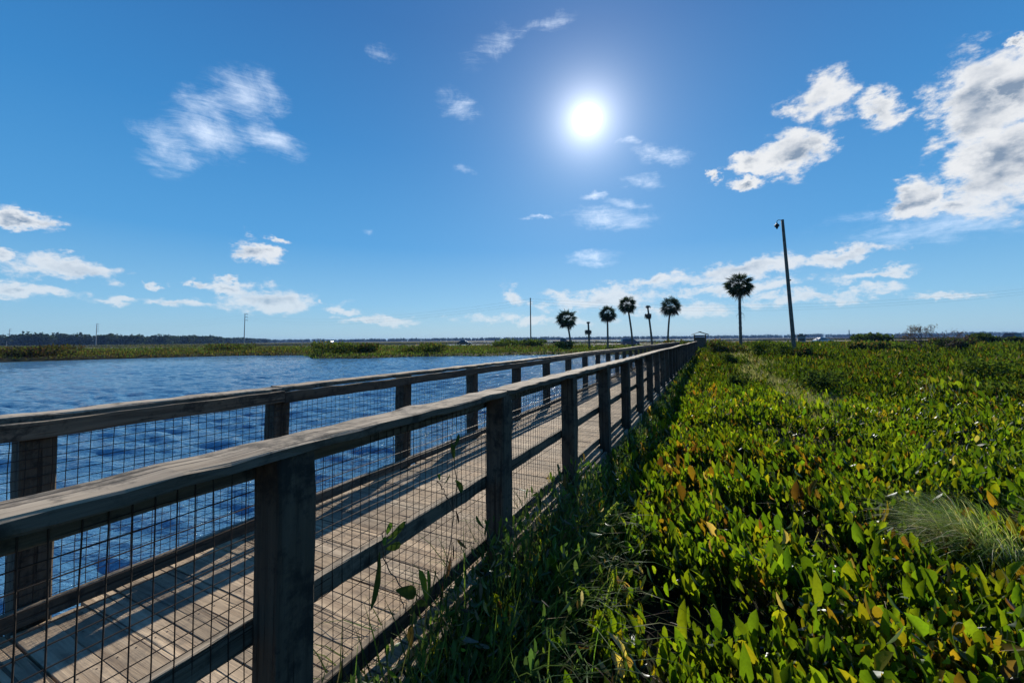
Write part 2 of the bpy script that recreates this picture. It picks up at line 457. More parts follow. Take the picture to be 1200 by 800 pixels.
def board(mb, x0, x1, yc, zc, w, h, seg, ch=0.005, wob=0.0, tint=None, axis='x', lit_worn_top=False):
    """a timber of width w (across) and height h along x (or z for axis='z'), arrises eased, edges slightly uneven"""
    prof = np.array([(-w / 2 + ch, -h / 2), (w / 2 - ch, -h / 2), (w / 2, -h / 2 + ch), (w / 2, h / 2 - ch), (w / 2 - ch, h / 2), (-w / 2 + ch, h / 2), (-w / 2, h / 2 - ch), (-w / 2, -h / 2 + ch)])
    m = max(2, int(abs(x1 - x0) / seg) + 1)
    xs = np.linspace(x0, x1, m)
    pr = prof[None] + rng.normal(0, wob, (m, 8, 2))
    sway = rng.normal(0, wob * 1.2, (m, 1, 2)); pr = pr + sway
    rings = np.zeros((m, 8, 3))
    if axis == 'x':
        rings[:, :, 0] = xs[:, None]; rings[:, :, 1] = yc + pr[:, :, 0]; rings[:, :, 2] = zc + pr[:, :, 1]
    else:
        rings[:, :, 2] = xs[:, None]; rings[:, :, 0] = yc + pr[:, :, 0]; rings[:, :, 1] = zc + pr[:, :, 1]
    mb.loft(rings, rng.random(3) if tint is None else tint)
    if lit_worn_top:                                       # upper face in paler worn wood, its sunlit brightness painted in
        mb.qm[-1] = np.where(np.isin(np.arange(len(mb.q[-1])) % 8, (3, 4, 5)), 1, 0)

POST_R = [-0.662 + 1.6 * k for k in range(0, 35)]
POST_L = [-0.75, 0.86] + [-0.961 + 1.6 * k for k in range(2, 35)]
PW = 0.14
# deck planks, notched round the posts
d = MB(); nails = MB(); xx = T0
while xx < T1:
    pw = 0.138 + rng.normal(0, 0.0015); gap = 0.0018 + abs(rng.normal(0, 0.001))
    if rng.random() < 0.42: gap += 0.003 + 0.006 * rng.random()
    yr, yl = 0.004 + rng.normal(0, 0.003), WID - 0.004 + rng.normal(0, 0.003)
    for p in POST_R:
        if p - PW / 2 - 0.01 < xx + pw and xx < p + PW / 2 + 0.01: yr = 0.076
    for p in POST_L:
        if p - PW / 2 - 0.01 < xx + pw and xx < p + PW / 2 + 0.01: yl = WID - 0.076
    dzv = rng.normal(0, 0.0011); tilt = rng.normal(0, 0.0035); sk = rng.normal(0, 0.002)
    ys = np.linspace(yr, yl, 7)
    h = 0.038; ch = 0.002
    prof = np.array([(0, -h), (pw, -h), (pw, -ch), (pw - ch, 0), (ch, 0), (0, -ch)])
    cup = -0.0015 + rng.normal(0, 0.0008)
    rings = np.zeros((7, 6, 3))
    bow = rng.normal(0, 0.003) * ((ys - ys.mean()) / 1.0) ** 2
    rings[:, :, 0] = xx + prof[None, :, 0] + (ys[:, None] - 1) * sk
    rings[:, :, 1] = ys[:, None]
    rings[:, :, 2] = DECK + dzv + prof[None, :, 1] + (prof[None, :, 0] - pw / 2) * tilt + bow[:, None]
    d.loft(rings, rng.random(3))
    if xx < 9:                                        # nail heads over the joists
        for yn in (0.16, 0.37, 0.77, 1.25, 1.65, 1.86):
            for fx in (0.28, 0.72):
                c = np.array([xx + pw * fx + rng.normal(0, 0.004) + (yn - 1) * sk, yn + rng.normal(0, 0.005), DECK + dzv + 0.0012]); th = np.arange(6) / 6 * 6.283
                ring = np.stack([c[0] + 0.0048 * np.cos(th), c[1] + 0.0048 * np.sin(th), np.full(6, c[2])], -1)
                nails.add(np.concatenate([ring, [c + [0, 0, 0.0008]]]), None, [(k, (k + 1) % 6, 6) for k in range(6)], tint=(0.1, 0.1, 0.1))
    xx += pw + gap
deck_o = d.build('deck', M['deck'], bw, warp=warp_bw)
nails.build('nail_heads', M['wire'], deck_o, warp=warp_bw)['kind'] = 'stuff'

def railing(side):
    """side = -1 right, +1 left; yi() puts a distance inward from the post line"""
    posts = POST_R if side < 0 else POST_L
    base = 0.0 if side < 0 else WID
    s = 1.0 if side < 0 else -1.0
    yi = lambda a: base + s * a
    RT = 1.163 if side < 0 else 1.128       # top of the cap above the deck
    for p in posts:
        b = MB()
        lean = rng.normal(0, 0.006)
        top = DECK + RT - 0.03
        board(b, -0.75, top, p, yi(0), PW, PW, 0.16, ch=0.008, wob=0.0012, axis='z')
        V = b.v[0]; V[:, 0] += (V[:, 2] - DECK) * lean
        b.build('post', M['post'], bw, warp=warp_bw)
    # cap rail in lengths, joints over posts
    cap = MB(); i = 0; xs = [T0]
    while xs[-1] < T1:
        stp = 3 if i % 2 else 2
        nxt = [p for p in posts if p > xs[-1] + 0.3]
        xs.append(nxt[min(stp, len(nxt) - 1)] if len(nxt) > 1 and nxt[0] < T1 else T1); i += 1
    for a, b_ in zip(xs[:-1], xs[1:]):
        seg = 0.12 if a < 8 else 0.6
        board(cap, a + 0.002, b_ - 0.002, yi(0.008) + rng.normal(0, 0.003), DECK + RT - 0.02 + rng.normal(0, 0.0012), 0.175, 0.040, seg, 0.006, 0.0020 if a < 8 else 0.001, lit_worn_top=True)
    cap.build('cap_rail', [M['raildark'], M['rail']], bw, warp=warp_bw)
    for nm, z0, hh, th, inn in (('fascia_board', RT - 0.0835, 0.094, 0.038, 0.098), ('middle_rail', 0.515, 0.09, 0.038, 0.098), ('toe_board', 0.085, 0.09, 0.038, 0.098)):
        mbd = MB()
        for a, b_ in zip(xs[:-1], xs[1:]):
            seg = 0.15 if a < 8 else 0.8
            board(mbd, a + 0.002, b_ - 0.002, yi(inn), DECK + z0 + rng.normal(0, 0.004), th, hh, seg, 0.004, 0.0014, lit_worn_top=True)
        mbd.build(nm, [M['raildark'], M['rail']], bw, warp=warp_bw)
    rim = MB(); ps = [T0] + list(posts) + [T1]
    for a, b_ in zip(ps[:-1], ps[1:]):
        if b_ - a < 0.3: continue
        board(rim, a + PW / 2 + 0.004, b_ - PW / 2 - 0.004, yi(-0.022), DECK - 0.145, 0.04, 0.20, 0.5, 0.004, 0.001)
        board(rim, a + PW / 2 + 0.004, b_ - PW / 2 - 0.004, yi(-0.024), DECK - 0.345, 0.04, 0.18, 0.5, 0.004, 0.001)
    rim.build('rim_joist', M['rail'], bw, warp=warp_bw)
    # welded wire mesh on the inside of the posts
    wm = MB(); yy = yi(0.0745); rad = 0.0020
    vx = np.arange(T0 + 0.3, T1 - 0.3, 0.0508)
    zs = np.array([0.02, 0.3, 0.6, 0.85, RT - 0.05]) + DECK
    for xv in vx:
        jit = rng.normal(0, 0.0022, len(zs)); bul = 0.006 * np.sin(xv * 3.9 + zs * 4) - 0.004
        n = len(zs)
        P = np.stack([np.full(n, xv) + jit, yy + s * np.abs(bul), zs], 1)
        wm.tube(P, rad, 4, cap=False)
    for zv in np.arange(0.03, RT - 0.05, 0.0508) + DECK:
        P = [(xv, yy + s * (abs(0.006 * math.sin(xv * 3.9 + zv * 4) - 0.004) + 0.003), zv + 0.004 * math.sin(xv * 1.3 + zv * 9) + rng.normal(0, 0.0012)) for xv in np.arange(T0 + 0.3, T1 - 0.3, 0.203)]
        wm.tube(P, rad, 4, cap=False)
    wm.build('wire_mesh', M['wire'], bw, warp=warp_bw)

railing(-1); railing(+1)
jst = MB()
for yy in (0.35, 0.75, 1.27, 1.67):
    board(jst, T0, T1, yy, DECK - 0.14, 0.04, 0.19, 1.0, 0.003, 0.0)
jst.build('joist', M['rail'], bw, warp=warp_bw)
# ------------------------------------------------------------------ leaves and blades, many at a time
def leaf_mesh(mb, P, A, S, L, W, tint, lod=0, droop=0.25, fold=0.25):
    """P base points, A growth directions, S side directions, L lengths, W half widths"""
    A = unit(A); S = unit(S - (S * A).sum(-1, keepdims=True) * A); Nn = np.cross(S, A)
    L = np.asarray(L)[:, None]; W = np.asarray(W)[:, None]; n = len(P)
    dr = np.broadcast_to(np.asarray(droop, float), (n,))[:, None]
    fold = np.broadcast_to(np.asarray(fold, float), (n,))[:, None]
    if lod == 0:
        us = (0.0, 0.25, 0.58, 0.86, 1.0); ws = (0.12, 0.60, 1.0, 0.74, 0.0)
        cols = []
        for u, wv in zip(us, ws):
            c = P + A * L * u - Nn * L * dr * u * u
            e = W * wv
            cols += [c - S * e + Nn * e * fold, c, c + S * e + Nn * e * fold]
        V = np.stack(cols, 1)                       # n,15,3
        f = []
        for r in range(4):
            a = r * 3
            f += [(a, a + 1, a + 4, a + 3), (a + 1, a + 2, a + 5, a + 4)]
        q = (np.array(f)[None] + (np.arange(n) * 15)[:, None, None]).reshape(-1, 4)
        mb.add(V.reshape(-1, 3), q, tint=np.repeat(tint, 15, 0))
    else:
        m = P + A * L * 0.5 - Nn * L * dr * 0.25
        tip = P + A * L - Nn * L * dr
        V = np.stack([P, m - S * W + Nn * W * fold, tip, m + S * W + Nn * W * fold], 1)
        q = (np.array([[0, 3, 2], [0, 2, 1]])[None] + (np.arange(n) * 4)[:, None, None]).reshape(-1, 3)
        mb.add(V.reshape(-1, 3), None, q, tint=np.repeat(tint, 4, 0))

def blade_mesh(mb, P, D, L, W, bend, tint, seg=5, face=None):
    """grass blades: start upright-ish along D, bend over towards the horizontal part of D"""
    n = len(P); D = unit(D)
    hz = D.copy(); hz[:, 2] = 0; hz = unit(hz + 1e-6)
    S = np.cross(hz, np.array([0, 0, 1.0]))
    if face is not None: S = unit(S + face)
    L = np.asarray(L)[:, None]; W = np.asarray(W)[:, None]; bend = np.asarray(bend)[:, None]
    cols = []
    for k in range(seg + 1):
        u = k / seg
        c = P + D * L * u + hz * L * bend * u * u * 0.55 - np.array([0, 0, 1.0]) * L * bend * u ** 3 * 0.6
        w = W * (1 - u) ** 0.6 * (0.7 + 0.6 * u) if k < seg else W * 0.02
        cols += [c - S * w, c + S * w]
    V = np.stack(cols, 1); k2 = 2 * (seg + 1)
    f = [(2 * k, 2 * k + 1, 2 * k + 3, 2 * k + 2) for k in range(seg)]
    q = (np.array(f)[None] + (np.arange(n) * k2)[:, None, None]).reshape(-1, 4)
    mb.add(V.reshape(-1, 3), q, tint=np.repeat(tint, k2, 0))

def palette(n, cols, wts, jit=0.25, g=None):
    g = g or rng
    cols = np.array(cols); w = np.array(wts, float); w /= w.sum()
    i = g.choice(len(cols), n, p=w)
    c = cols[i] * (1 + g.normal(0, jit, (n, 1))) * (1 + g.normal(0, 0.06, (n, 3)))
    return np.clip(c, 0.003, 0.9)

def rand_dirs(n, tilt_mean, tilt_sd, g=None, az0=None, azsd=None):
    g = g or rng
    a = g.random(n) * 2 * math.pi if az0 is None else g.normal(az0, azsd, n)
    t = np.abs(g.normal(tilt_mean, tilt_sd, n))
    return np.stack([np.sin(t) * np.cos(a), np.sin(t) * np.sin(a), np.cos(t)], -1)

MAT_COLS = [(0.055, 0.112, 0.012), (0.090, 0.150, 0.014), (0.030, 0.068, 0.012), (0.135, 0.165, 0.016), (0.115, 0.085, 0.018), (0.075, 0.05, 0.02), (0.30, 0.27, 0.20)]
MAT_W = [0.38, 0.28, 0.22, 0.085, 0.016, 0.010, 0.008]

def canopy(x, y):
    """height of the leaf mat above the soil"""
    a = fbm(x * 1.1, y * 1.1, 51, 2); b = fbm(x * 3.2, y * 3.2, 52, 2); c = fbm(x * 0.17, y * 0.17, 53, 2)
    return 0.06 + 0.38 * a + 0.20 * b + 0.22 * (c - 0.45) * sstep(8, 25, np.hypot(x, y))

def right_bank_points(n, r0, r1, logu, a0=-50, a1=72):
    u = rng.random(n)
    r = r0 * (r1 / r0) ** u if logu else np.sqrt(r0 ** 2 + u * (r1 ** 2 - r0 ** 2))
    a = R(a0) + rng.random(n) * R(a1 - a0)
    x, y = r * np.sin(a), r * np.cos(a)
    t, l = to_local(x, y)
    lim = -0.02 + 0.0 * t
    ok = (l < lim - 0.10) | ((t > 54.5) & (l < 5))
    ok &= np.abs(y - road_y(x)) > 5.5
    ok &= ~((np.abs(x - 27) < 12) & (np.abs(y - 107) < 8))
    return x[ok], y[ok], r[ok]

def grass_strip(x, y):
    """how far a point lies in the pale grass strip that runs through the leaf mat"""
    pts = np.array([(6.5, 8.5), (8.6, 12.5), (13.2, 21.5), (21, 37), (30, 52)])
    c = np.interp(y, pts[:, 1], pts[:, 0]); wd = np.interp(y, pts[:, 1], [0.3, 1.0, 1.5, 1.8, 2.4])
    return sstep(1.0, 0.45, np.abs(x - c + 0.5 * np.sin(y * 0.4)) / wd) * sstep(8, 11, y) * sstep(60, 50, y)

def leafmat_patch(mb, n, r0, r1, logu, base_l, lod):
    x, y, r = right_bank_points(n, r0, r1, logu)
    hole = fbm(x * 1.5, y * 1.5, 61, 3)
    strip = grass_strip(x, y)
    t, l = to_local(x, y)
    edge = sstep(-0.15, -0.8, l)                    # thinner among the weeds beside the rail
    ok = (rng.random(len(x)) < sstep(0.33, 0.50, hole) * (0.2 + 0.8 * edge) + 0.12) & (rng.random(len(x)) > strip * 0.62)
    x, y, r, hole = x[ok], y[ok], r[ok], hole[ok]; n = len(x)
    nl = 5 if lod == 0 else 3
    red = fbm(x * 0.35, y * 0.35, 71, 3); big = fbm(x * 0.05, y * 0.05, 81, 3); mid = fbm(x * 0.55, y * 0.55, 83, 2)
    H = canopy(x, y); base = palette(n, MAT_COLS, MAT_W, 0.22)
    sw = rng.random(n) < np.clip((red - 0.53) * 2.2, 0, 0.20) * np.where(r < 6, 0.45, 1.0)
    base[sw] = palette(sw.sum(), [(0.12, 0.09, 0.018), (0.08, 0.05, 0.02), (0.14, 0.12, 0.02)], [1, 0.8, 1.4])
    base *= (0.55 + 0.60 * big + 0.25 * mid)[:, None]
    size = base_l * np.maximum(1.0, r / 8.0) ** (0.58 if lod else 0.5) * np.clip(rng.normal(1, 0.22, n), 0.5, 1.6)
    az0 = rng.random(n) * 6.283; lean = rng.normal(0, 0.16, (n, 2)) + np.array([-0.20, -0.12]) + 0.5 * (np.stack([vnoise(x * 0.8, y * 0.8, 301), vnoise(x * 0.8, y * 0.8, 302)], -1) - 0.5)
    rep_ = lambda v: np.repeat(v, nl, 0)
    j = np.tile(np.arange(nl), n); m = n * nl
    az = rep_(az0) + j * (6.283 / nl) + rng.normal(0, 0.35, m)
    tilt = np.clip(rng.normal(0.46, 0.30, m), 0.03, 1.35)
    A = np.stack([np.sin(tilt) * np.cos(az) + rep_(lean[:, 0]), np.sin(tilt) * np.sin(az) + rep_(lean[:, 1]), np.cos(tilt)], -1)
    L = rep_(size) * np.clip(rng.normal(1, 0.25, m), 0.45, 1.7)
    x = rep_(x) + np.cos(az) * L * 0.30; y = rep_(y) + np.sin(az) * L * 0.30
    z = land_z(x, y) + rep_(H) * (1.0 - 0.80 * rng.random(m) ** 0.9)
    S = np.stack([-np.sin(az), np.cos(az), rng.normal(0, 0.30, m)], -1)
    tint = np.clip(rep_(base) * (1 + rng.normal(0, 0.18, (m, 1))), 0.003, 0.9)
    odd = rng.random(m) < 0.05; tint[odd] = palette(odd.sum(), MAT_COLS, MAT_W)
    W = L * rng.uniform(0.16, 0.255, m); n = m
    P = np.stack([x, y, z], -1)
    leaf_mesh(mb, P, A, S, L, W, tint, lod, droop=rng.normal(0.42, 0.34, n), fold=rng.uniform(0.25, 1.15, n))
    if r1 < 9:                                       # petioles
        m = rng.random(n) < 0.6
        Q = P[m].copy(); Q[:, 2] -= rng.uniform(0.08, 0.25, m.sum())
        blade_mesh(mb, Q, P[m] - Q + rng.normal(0, 0.02, Q.shape), np.linalg.norm(P[m] - Q, axis=1) * 1.05, np.full(m.sum(), 0.003), np.zeros(m.sum()), palette(m.sum(), [(0.06, 0.07, 0.02), (0.10, 0.06, 0.03)], [1, 0.6]), 1)

mb = MB()
leafmat_patch(mb, 20500, 1.5, 8.0, False, 0.092, 0)
leafmat_patch(mb, 28000, 8.0, 17.0, True, 0.080, 0)
x, y, r = right_bank_points(5200, 1.6, 10, False); n = len(x)       # withered stems and dead leaves lying in the mat
P = np.stack([x, y, land_z(x, y) + canopy(x, y) * rng.uniform(0.2, 0.95, n)], -1)
blade_mesh(mb, P, rand_dirs(n, 1.15, 0.35), rng.uniform(0.06, 0.26, n), rng.uniform(0.0012, 0.0045, n), rng.uniform(0.0, 0.6, n), palette(n, [(0.14, 0.10, 0.06), (0.24, 0.20, 0.14), (0.09, 0.06, 0.04)], [1, 0.5, 0.8]), 4)
x, y, r = right_bank_points(1500, 1.6, 12, False); n = len(x)
P = np.stack([x, y, land_z(x, y) + canopy(x, y) * rng.uniform(0.5, 1.0, n)], -1); A = rand_dirs(n, 1.3, 0.4); L = rng.uniform(0.04, 0.09, n)
leaf_mesh(mb, P, A, np.stack([-A[:, 1], A[:, 0], rng.normal(0, 0.5, n)], -1), L, L * rng.uniform(0.15, 0.3, n), palette(n, [(0.20, 0.16, 0.11), (0.12, 0.075, 0.04), (0.30, 0.27, 0.21)], [1, 1, 0.4]), 0, droop=rng.normal(0.5, 0.5, n), fold=0.6)
mc = MB()
leafmat_patch(mc, 170000, 17.0, 118.0, True, 0.085, 1)
tag(mc.build('marsh_plants_afar', M['midleaf']), 'leafy green and rusty marsh growth spreading right to the road', 'marsh plants', kind='stuff')
tag(mb.build('broadleaf_marsh_plants', M['leaf']), 'dense mat of low broad-leaved green marsh plants beside the boardwalk', 'marsh plants', kind='stuff')

# grasses: pale strip, scattered tussocks of the mat, weeds in the boardwalk's shade
gb = MB()
n = 26000
yv = 8.5 * (58 / 8.5) ** rng.random(n); pts = np.array([(6.5, 8.5), (8.6, 12.5), (13.2, 21.5), (21, 37), (30, 52), (33, 58)])
xv = np.interp(yv, pts[:, 1], pts[:, 0]) - 0.5 * np.sin(yv * 0.4) + rng.normal(0, 0.5, n) * np.interp(yv, pts[:, 1], [0.4, 1.0, 1.5, 1.8, 2.4, 2.6])
ok = to_local(xv, yv)[1] < -0.6
xv, yv = xv[ok], yv[ok]; n = len(xv)
k = np.maximum(1, yv / 12.0)
P = np.stack([xv, yv, land_z(xv, yv) + 0.1], -1)
blade_mesh(gb, P, rand_dirs(n, 0.5, 0.25), rng.uniform(0.22, 0.5, n) * k ** 0.45, 0.004 * k, rng.uniform(0.2, 1.1, n), palette(n, [(0.26, 0.25, 0.13), (0.17, 0.19, 0.07), (0.36, 0.33, 0.22)], [1, 0.9, 0.5]), 3)
# random thin blades through the near mat
x, y, r = right_bank_points(1300, 3.0, 22, True)
n = len(x); k = np.maximum(1, r / 7.0)
P = np.stack([x, y, land_z(x, y)], -1)
blade_mesh(gb, P, rand_dirs(n, 0.35, 0.25), rng.uniform(0.35, 0.75, n), 0.004 * k, rng.uniform(0.2, 1.0, n), palette(n, [(0.09, 0.13, 0.03), (0.2, 0.19, 0.09), (0.28, 0.25, 0.17)], [1, 0.5, 0.4]), 4)
tag(gb.build('wild_grass', M['grass']), 'pale wispy grass growing in a strip through the green marsh', 'grass', kind='stuff')

wb = MB()
n = 13000
t = 0.2 + 24 * rng.random(n) ** 1.8; l = -0.14 - np.abs(rng.normal(0, 0.25, n))
x, y = to_world(t, l)
keep = np.hypot(x, y) > 0.75
t, l, x, y = t[keep], l[keep], x[keep], y[keep]; n = len(x)
P = np.stack([x, y, land_z(x, y)], -1)
H = (1.0 - 0.36 * np.clip(-l, 0, 1.4)) * rng.uniform(0.4, 1.15, n) * (1 - 0.45 * sstep(2.8, 5.5, t))
blade_mesh(wb, P, rand_dirs(n, 0.25, 0.2), H, rng.uniform(0.003, 0.0075, n), rng.uniform(0.15, 1.0, n), palette(n, [(0.05, 0.09, 0.03), (0.08, 0.13, 0.03), (0.12, 0.12, 0.06), (0.20, 0.17, 0.12)], [1, 0.9, 0.2, 0.05]), 5)
# broad lance leaves of the weeds
n = 15000
t = 0.2 + 26 * rng.random(n) ** 1.7; l = -0.12 - np.abs(rng.normal(0, 0.28, n))
x, y = to_world(t, l)
keep = np.hypot(x, y) > 0.8
t, l, x, y = t[keep], l[keep], x[keep], y[keep]; n = len(x)
P = np.stack([x, y, land_z(x, y) + (0.92 - 0.36 * np.clip(-l, 0, 1.5)) * (1 - 0.42 * sstep(2.8, 5.5, t)) * rng.random(n) ** 0.7 * (0.65 + 0.5 * fbm(t * 1.4, l * 1.4, 33))], -1)
A = rand_dirs(n, 0.95, 0.35); az = np.arctan2(A[:, 1], A[:, 0])
L = rng.uniform(0.03, 0.085, n) * (1 + 0.03 * t)
leaf_mesh(wb, P, A, np.stack([-np.sin(az), np.cos(az), rng.normal(0, 0.4, n)], -1), L, L * rng.uniform(0.09, 0.2, n), palette(n, [(0.045, 0.085, 0.03), (0.075, 0.13, 0.025), (0.03, 0.055, 0.025), (0.2, 0.18, 0.14), (0.10, 0.07, 0.03)], [1, 0.7, 0.7, 0.12, 0.12]), 0, droop=rng.normal(0.35, 0.25, n), fold=0.25)
tag(wb.build('tall_weeds', M['grass']), 'tall dark green weeds and grass crowding the shaded side of the boardwalk', 'weeds', kind='stuff')

# far bank across the water, and the verge behind it
fb = MB()
n = 130000
yv = 50 * (128 / 50.0) ** rng.random(n); xv = -1.45 * yv + rng.random(n) * (1.45 + 0.65) * yv
t, l = to_local(xv, yv)
ok = (lake_mask(xv, yv) < 0.9) & (l > -0.5) & (np.abs(yv - road_y(xv)) > 4.5) & ~((np.abs(xv - 27) < 12) & (np.abs(yv - 107) < 8))
xv, yv = xv[ok], yv[ok]; n = len(xv)
k = yv / 55.0
cl = fbm(xv * 0.16, yv * 0.16, 91, 3); c2 = fbm(xv * 0.6, yv * 0.6, 92, 2)
Hh = 0.16 + 0.62 * sstep(0.48, 0.75, cl) * (1 - 0.75 * sstep(72, 90, yv)) + 0.22 * c2
Hh *= 0.55 + 0.45 * sstep(0, 3, yv - shore(xv))
P = np.stack([xv, yv, np.maximum(ground_z(xv, yv), -0.05) + Hh * rng.random(n) ** 0.7 - 0.1], -1)
A = rand_dirs(n, 0.8, 0.5); az = np.arctan2(A[:, 1], A[:, 0])
L = rng.uniform(0.18, 0.40, n) * k ** 0.6
tint = palette(n, [(0.06, 0.10, 0.025), (0.09, 0.125, 0.03), (0.042, 0.065, 0.022), (0.11, 0.10, 0.04), (0.08, 0.06, 0.03), (0.25, 0.24, 0.17)], [1, 0.8, 0.7, 0.3, 0.2, 0.02])
br = (fbm(xv * 0.09, yv * 0.2, 95, 3) > 0.56) & (rng.random(n) < 0.5)
tint[br] = palette(br.sum(), [(0.10, 0.075, 0.03), (0.07, 0.05, 0.025), (0.12, 0.11, 0.03)], [1, 1, 1])
leaf_mesh(fb, P, A, np.stack([-np.sin(az), np.cos(az), rng.normal(0, 0.5, n)], -1), L, L * rng.uniform(0.16, 0.3, n), tint, 1)
tag(fb.build('far_bank_plants', M['bushleaf']), 'band of green and brown marsh growth along the far bank', 'marsh plants', kind='stuff')

# verge and reeds beyond the road, dark against the distant water
rb = MB()
n = 42000
yv = 128 * (420 / 128.0) ** rng.random(n); xv = (-1.5 + 3.0 * rng.random(n)) * yv
ok = (np.abs(yv - road_y(xv)) > 7) & (ground_z(xv, yv) > -0.05) & (fbm(xv * 0.03, yv * 0.03, 97) > 0.42)
xv, yv = xv[ok], yv[ok]; n = len(xv); k = yv / 110.0
P = np.stack([xv, yv, land_z(xv, yv) + rng.random(n) * 0.4 * (0.3 + fbm(xv * 0.08, yv * 0.08, 98)) - 0.15], -1)
A = rand_dirs(n, 0.7, 0.5); az = np.arctan2(A[:, 1], A[:, 0]); L = rng.uniform(0.4, 0.7, n) * k ** 0.4
leaf_mesh(rb, P, A, np.stack([-np.sin(az), np.cos(az), rng.normal(0, 0.5, n)], -1), L, L * rng.uniform(0.18, 0.3, n), palette(n, [(0.07, 0.09, 0.03), (0.11, 0.10, 0.045), (0.05, 0.06, 0.03)], [1, 0.8, 0.7]), 1)
tag(rb.build('distant_marsh', M['bushleaf']), 'flat distant marsh of dull green and tan reeds behind the road', 'marsh', kind='stuff')

# woods on the horizon
def woods(name, label, path, n, h, leaf, per, cols):
    mbw = MB(); P0 = np.array(path, float)
    sg = np.linalg.norm(np.diff(P0[:, :2], axis=0), axis=1); cs = np.concatenate([[0], np.cumsum(sg)])
    g = np.random.default_rng(len(name) + n)
    s = g.random(n) * cs[-1]
    cx = np.interp(s, cs, P0[:, 0]) + g.normal(0, 1, n) * 12; cy = np.interp(s, cs, P0[:, 1]) + g.random(n) * 40
    hh = np.interp(s, cs, P0[:, 2]) * h * (0.78 + 0.35 * vnoise(s / 70, s * 0, 7)) * np.clip(g.normal(1, 0.10, n), 0.7, 1.3)
    i = np.repeat(np.arange(n), per); m = len(i)
    th = g.random(m) * 6.283; u = g.random(m) ** 0.6
    ph = np.arccos(g.uniform(-1, 1, m))
    rad = hh[i] * 0.50
    ctr = np.stack([cx[i], cy[i], hh[i] * 0.60], -1)
    off = np.stack([np.sin(ph) * np.cos(th) * rad * 1.1, np.sin(ph) * np.sin(th) * rad * 1.1, np.cos(ph) * hh[i] * 0.42], -1) * (0.55 + 0.45 * u)[:, None]
    low = g.random(m) < 0.25
    off[low, 2] = -hh[i][low] * g.uniform(0.2, 0.6, low.sum())
    A = g.normal(0, 1, (m, 3)); A[:, 2] *= 0.6
    S = g.normal(0, 1, (m, 3)); L = leaf * g.uniform(0.6, 1.4, m) * np.interp(s, cs, P0[:, 3])[i]
    leaf_mesh(mbw, ctr + off, A, S, L, L * 0.4, palette(m, cols, [1] * len(cols), 0.25, g), 1)
    tag(mbw.build(name, M['farleaf']), label, 'woods', kind='stuff')

WC = [(0.022, 0.036, 0.018), (0.032, 0.048, 0.022), (0.016, 0.028, 0.015)]
woods('lakeside_woods', 'dark line of woods on the left horizon behind the marsh', [(-900, 430, 1.05, 1), (-574, 450, 1.0, 1), (-470, 480, 0.95, 1), (-480, 560, 0.92, 1), (-600, 830, 0.85, 1.2), (-880, 1400, 0.75, 1.6)], 460, 12.5, 2.5, 150, WC)
woods('distant_woods', 'low blue line of woods far across the lake along the horizon', [(-2600, 1500, 1.0, 1), (-1500, 1650, 0.95, 1), (-900, 1750, 0.85, 1), (0, 1800, 0.9, 1), (900, 1850, 1.0, 1), (1800, 1700, 1.25, 1), (3200, 1550, 1.3, 1)], 1900, 13.0, 4.4, 44, WC)
# ------------------------------------------------------------------ bushes and single plants
def bush(name, label, cat, x, y, rad, hgt, n, leaf, cols, wts=None, ratio=0.3, group=None, stems=7, flat=1.0, mat='bushleaf', upright=0.9):
    z = float(land_z(np.array(x), np.array(y)))
    o = thing(name, label, cat, (x, y, z), group=group)
    g = np.random.default_rng(int(abs(x * 31 + y * 17)) + n)
    st = MB(); tips = []
    for k in range(stems):
        a = g.random() * 6.283; r_ = rad * (0.25 + 0.6 * g.random()); hh = hgt * (0.5 + 0.45 * g.random())
        p = [(0.12 * rad * math.cos(a), 0.12 * rad * math.sin(a), -0.05), (0.5 * r_ * math.cos(a + .2), 0.5 * r_ * math.sin(a + .2), hh * 0.5), (r_ * math.cos(a), r_ * math.sin(a), hh)]
        st.tube(p, [0.012 * hgt, 0.009 * hgt, 0.004 * hgt], 5, tint=(0.1, 0.07, 0.05)); tips.append(p[2])
    st.build('stem', M['twig'], o)
    tips = np.array(tips)
    i = g.integers(0, stems, n)
    c = tips[i] * np.array([0.9, 0.9, 1]) ; rr = rad * 0.48
    off = g.normal(0, 1, (n, 3)); off = unit(off) * (g.random(n) ** 0.45)[:, None] * np.array([rr, rr, hgt * 0.36])
    P = c + off; P[:, 2] = np.clip(P[:, 2], 0.02, None)
    sk = g.random(n) < 0.28
    P[sk, 2] *= g.uniform(0.1, 0.7, sk.sum())
    A = rand_dirs(n, upright, 0.45, g); az = np.arctan2(A[:, 1], A[:, 0]); L = leaf * g.uniform(0.6, 1.4, n)
    fo = MB()
    leaf_mesh(fo, P, A, np.stack([-np.sin(az), np.cos(az), g.normal(0, 0.4, n)], -1), L, L * ratio * g.uniform(0.7, 1.3, n), palette(n, cols, wts or [1] * len(cols), 0.25, g), 0 if n * 8 < 14000 else 1, droop=0.2)
    fo.build('foliage', M[mat], o)
    return o

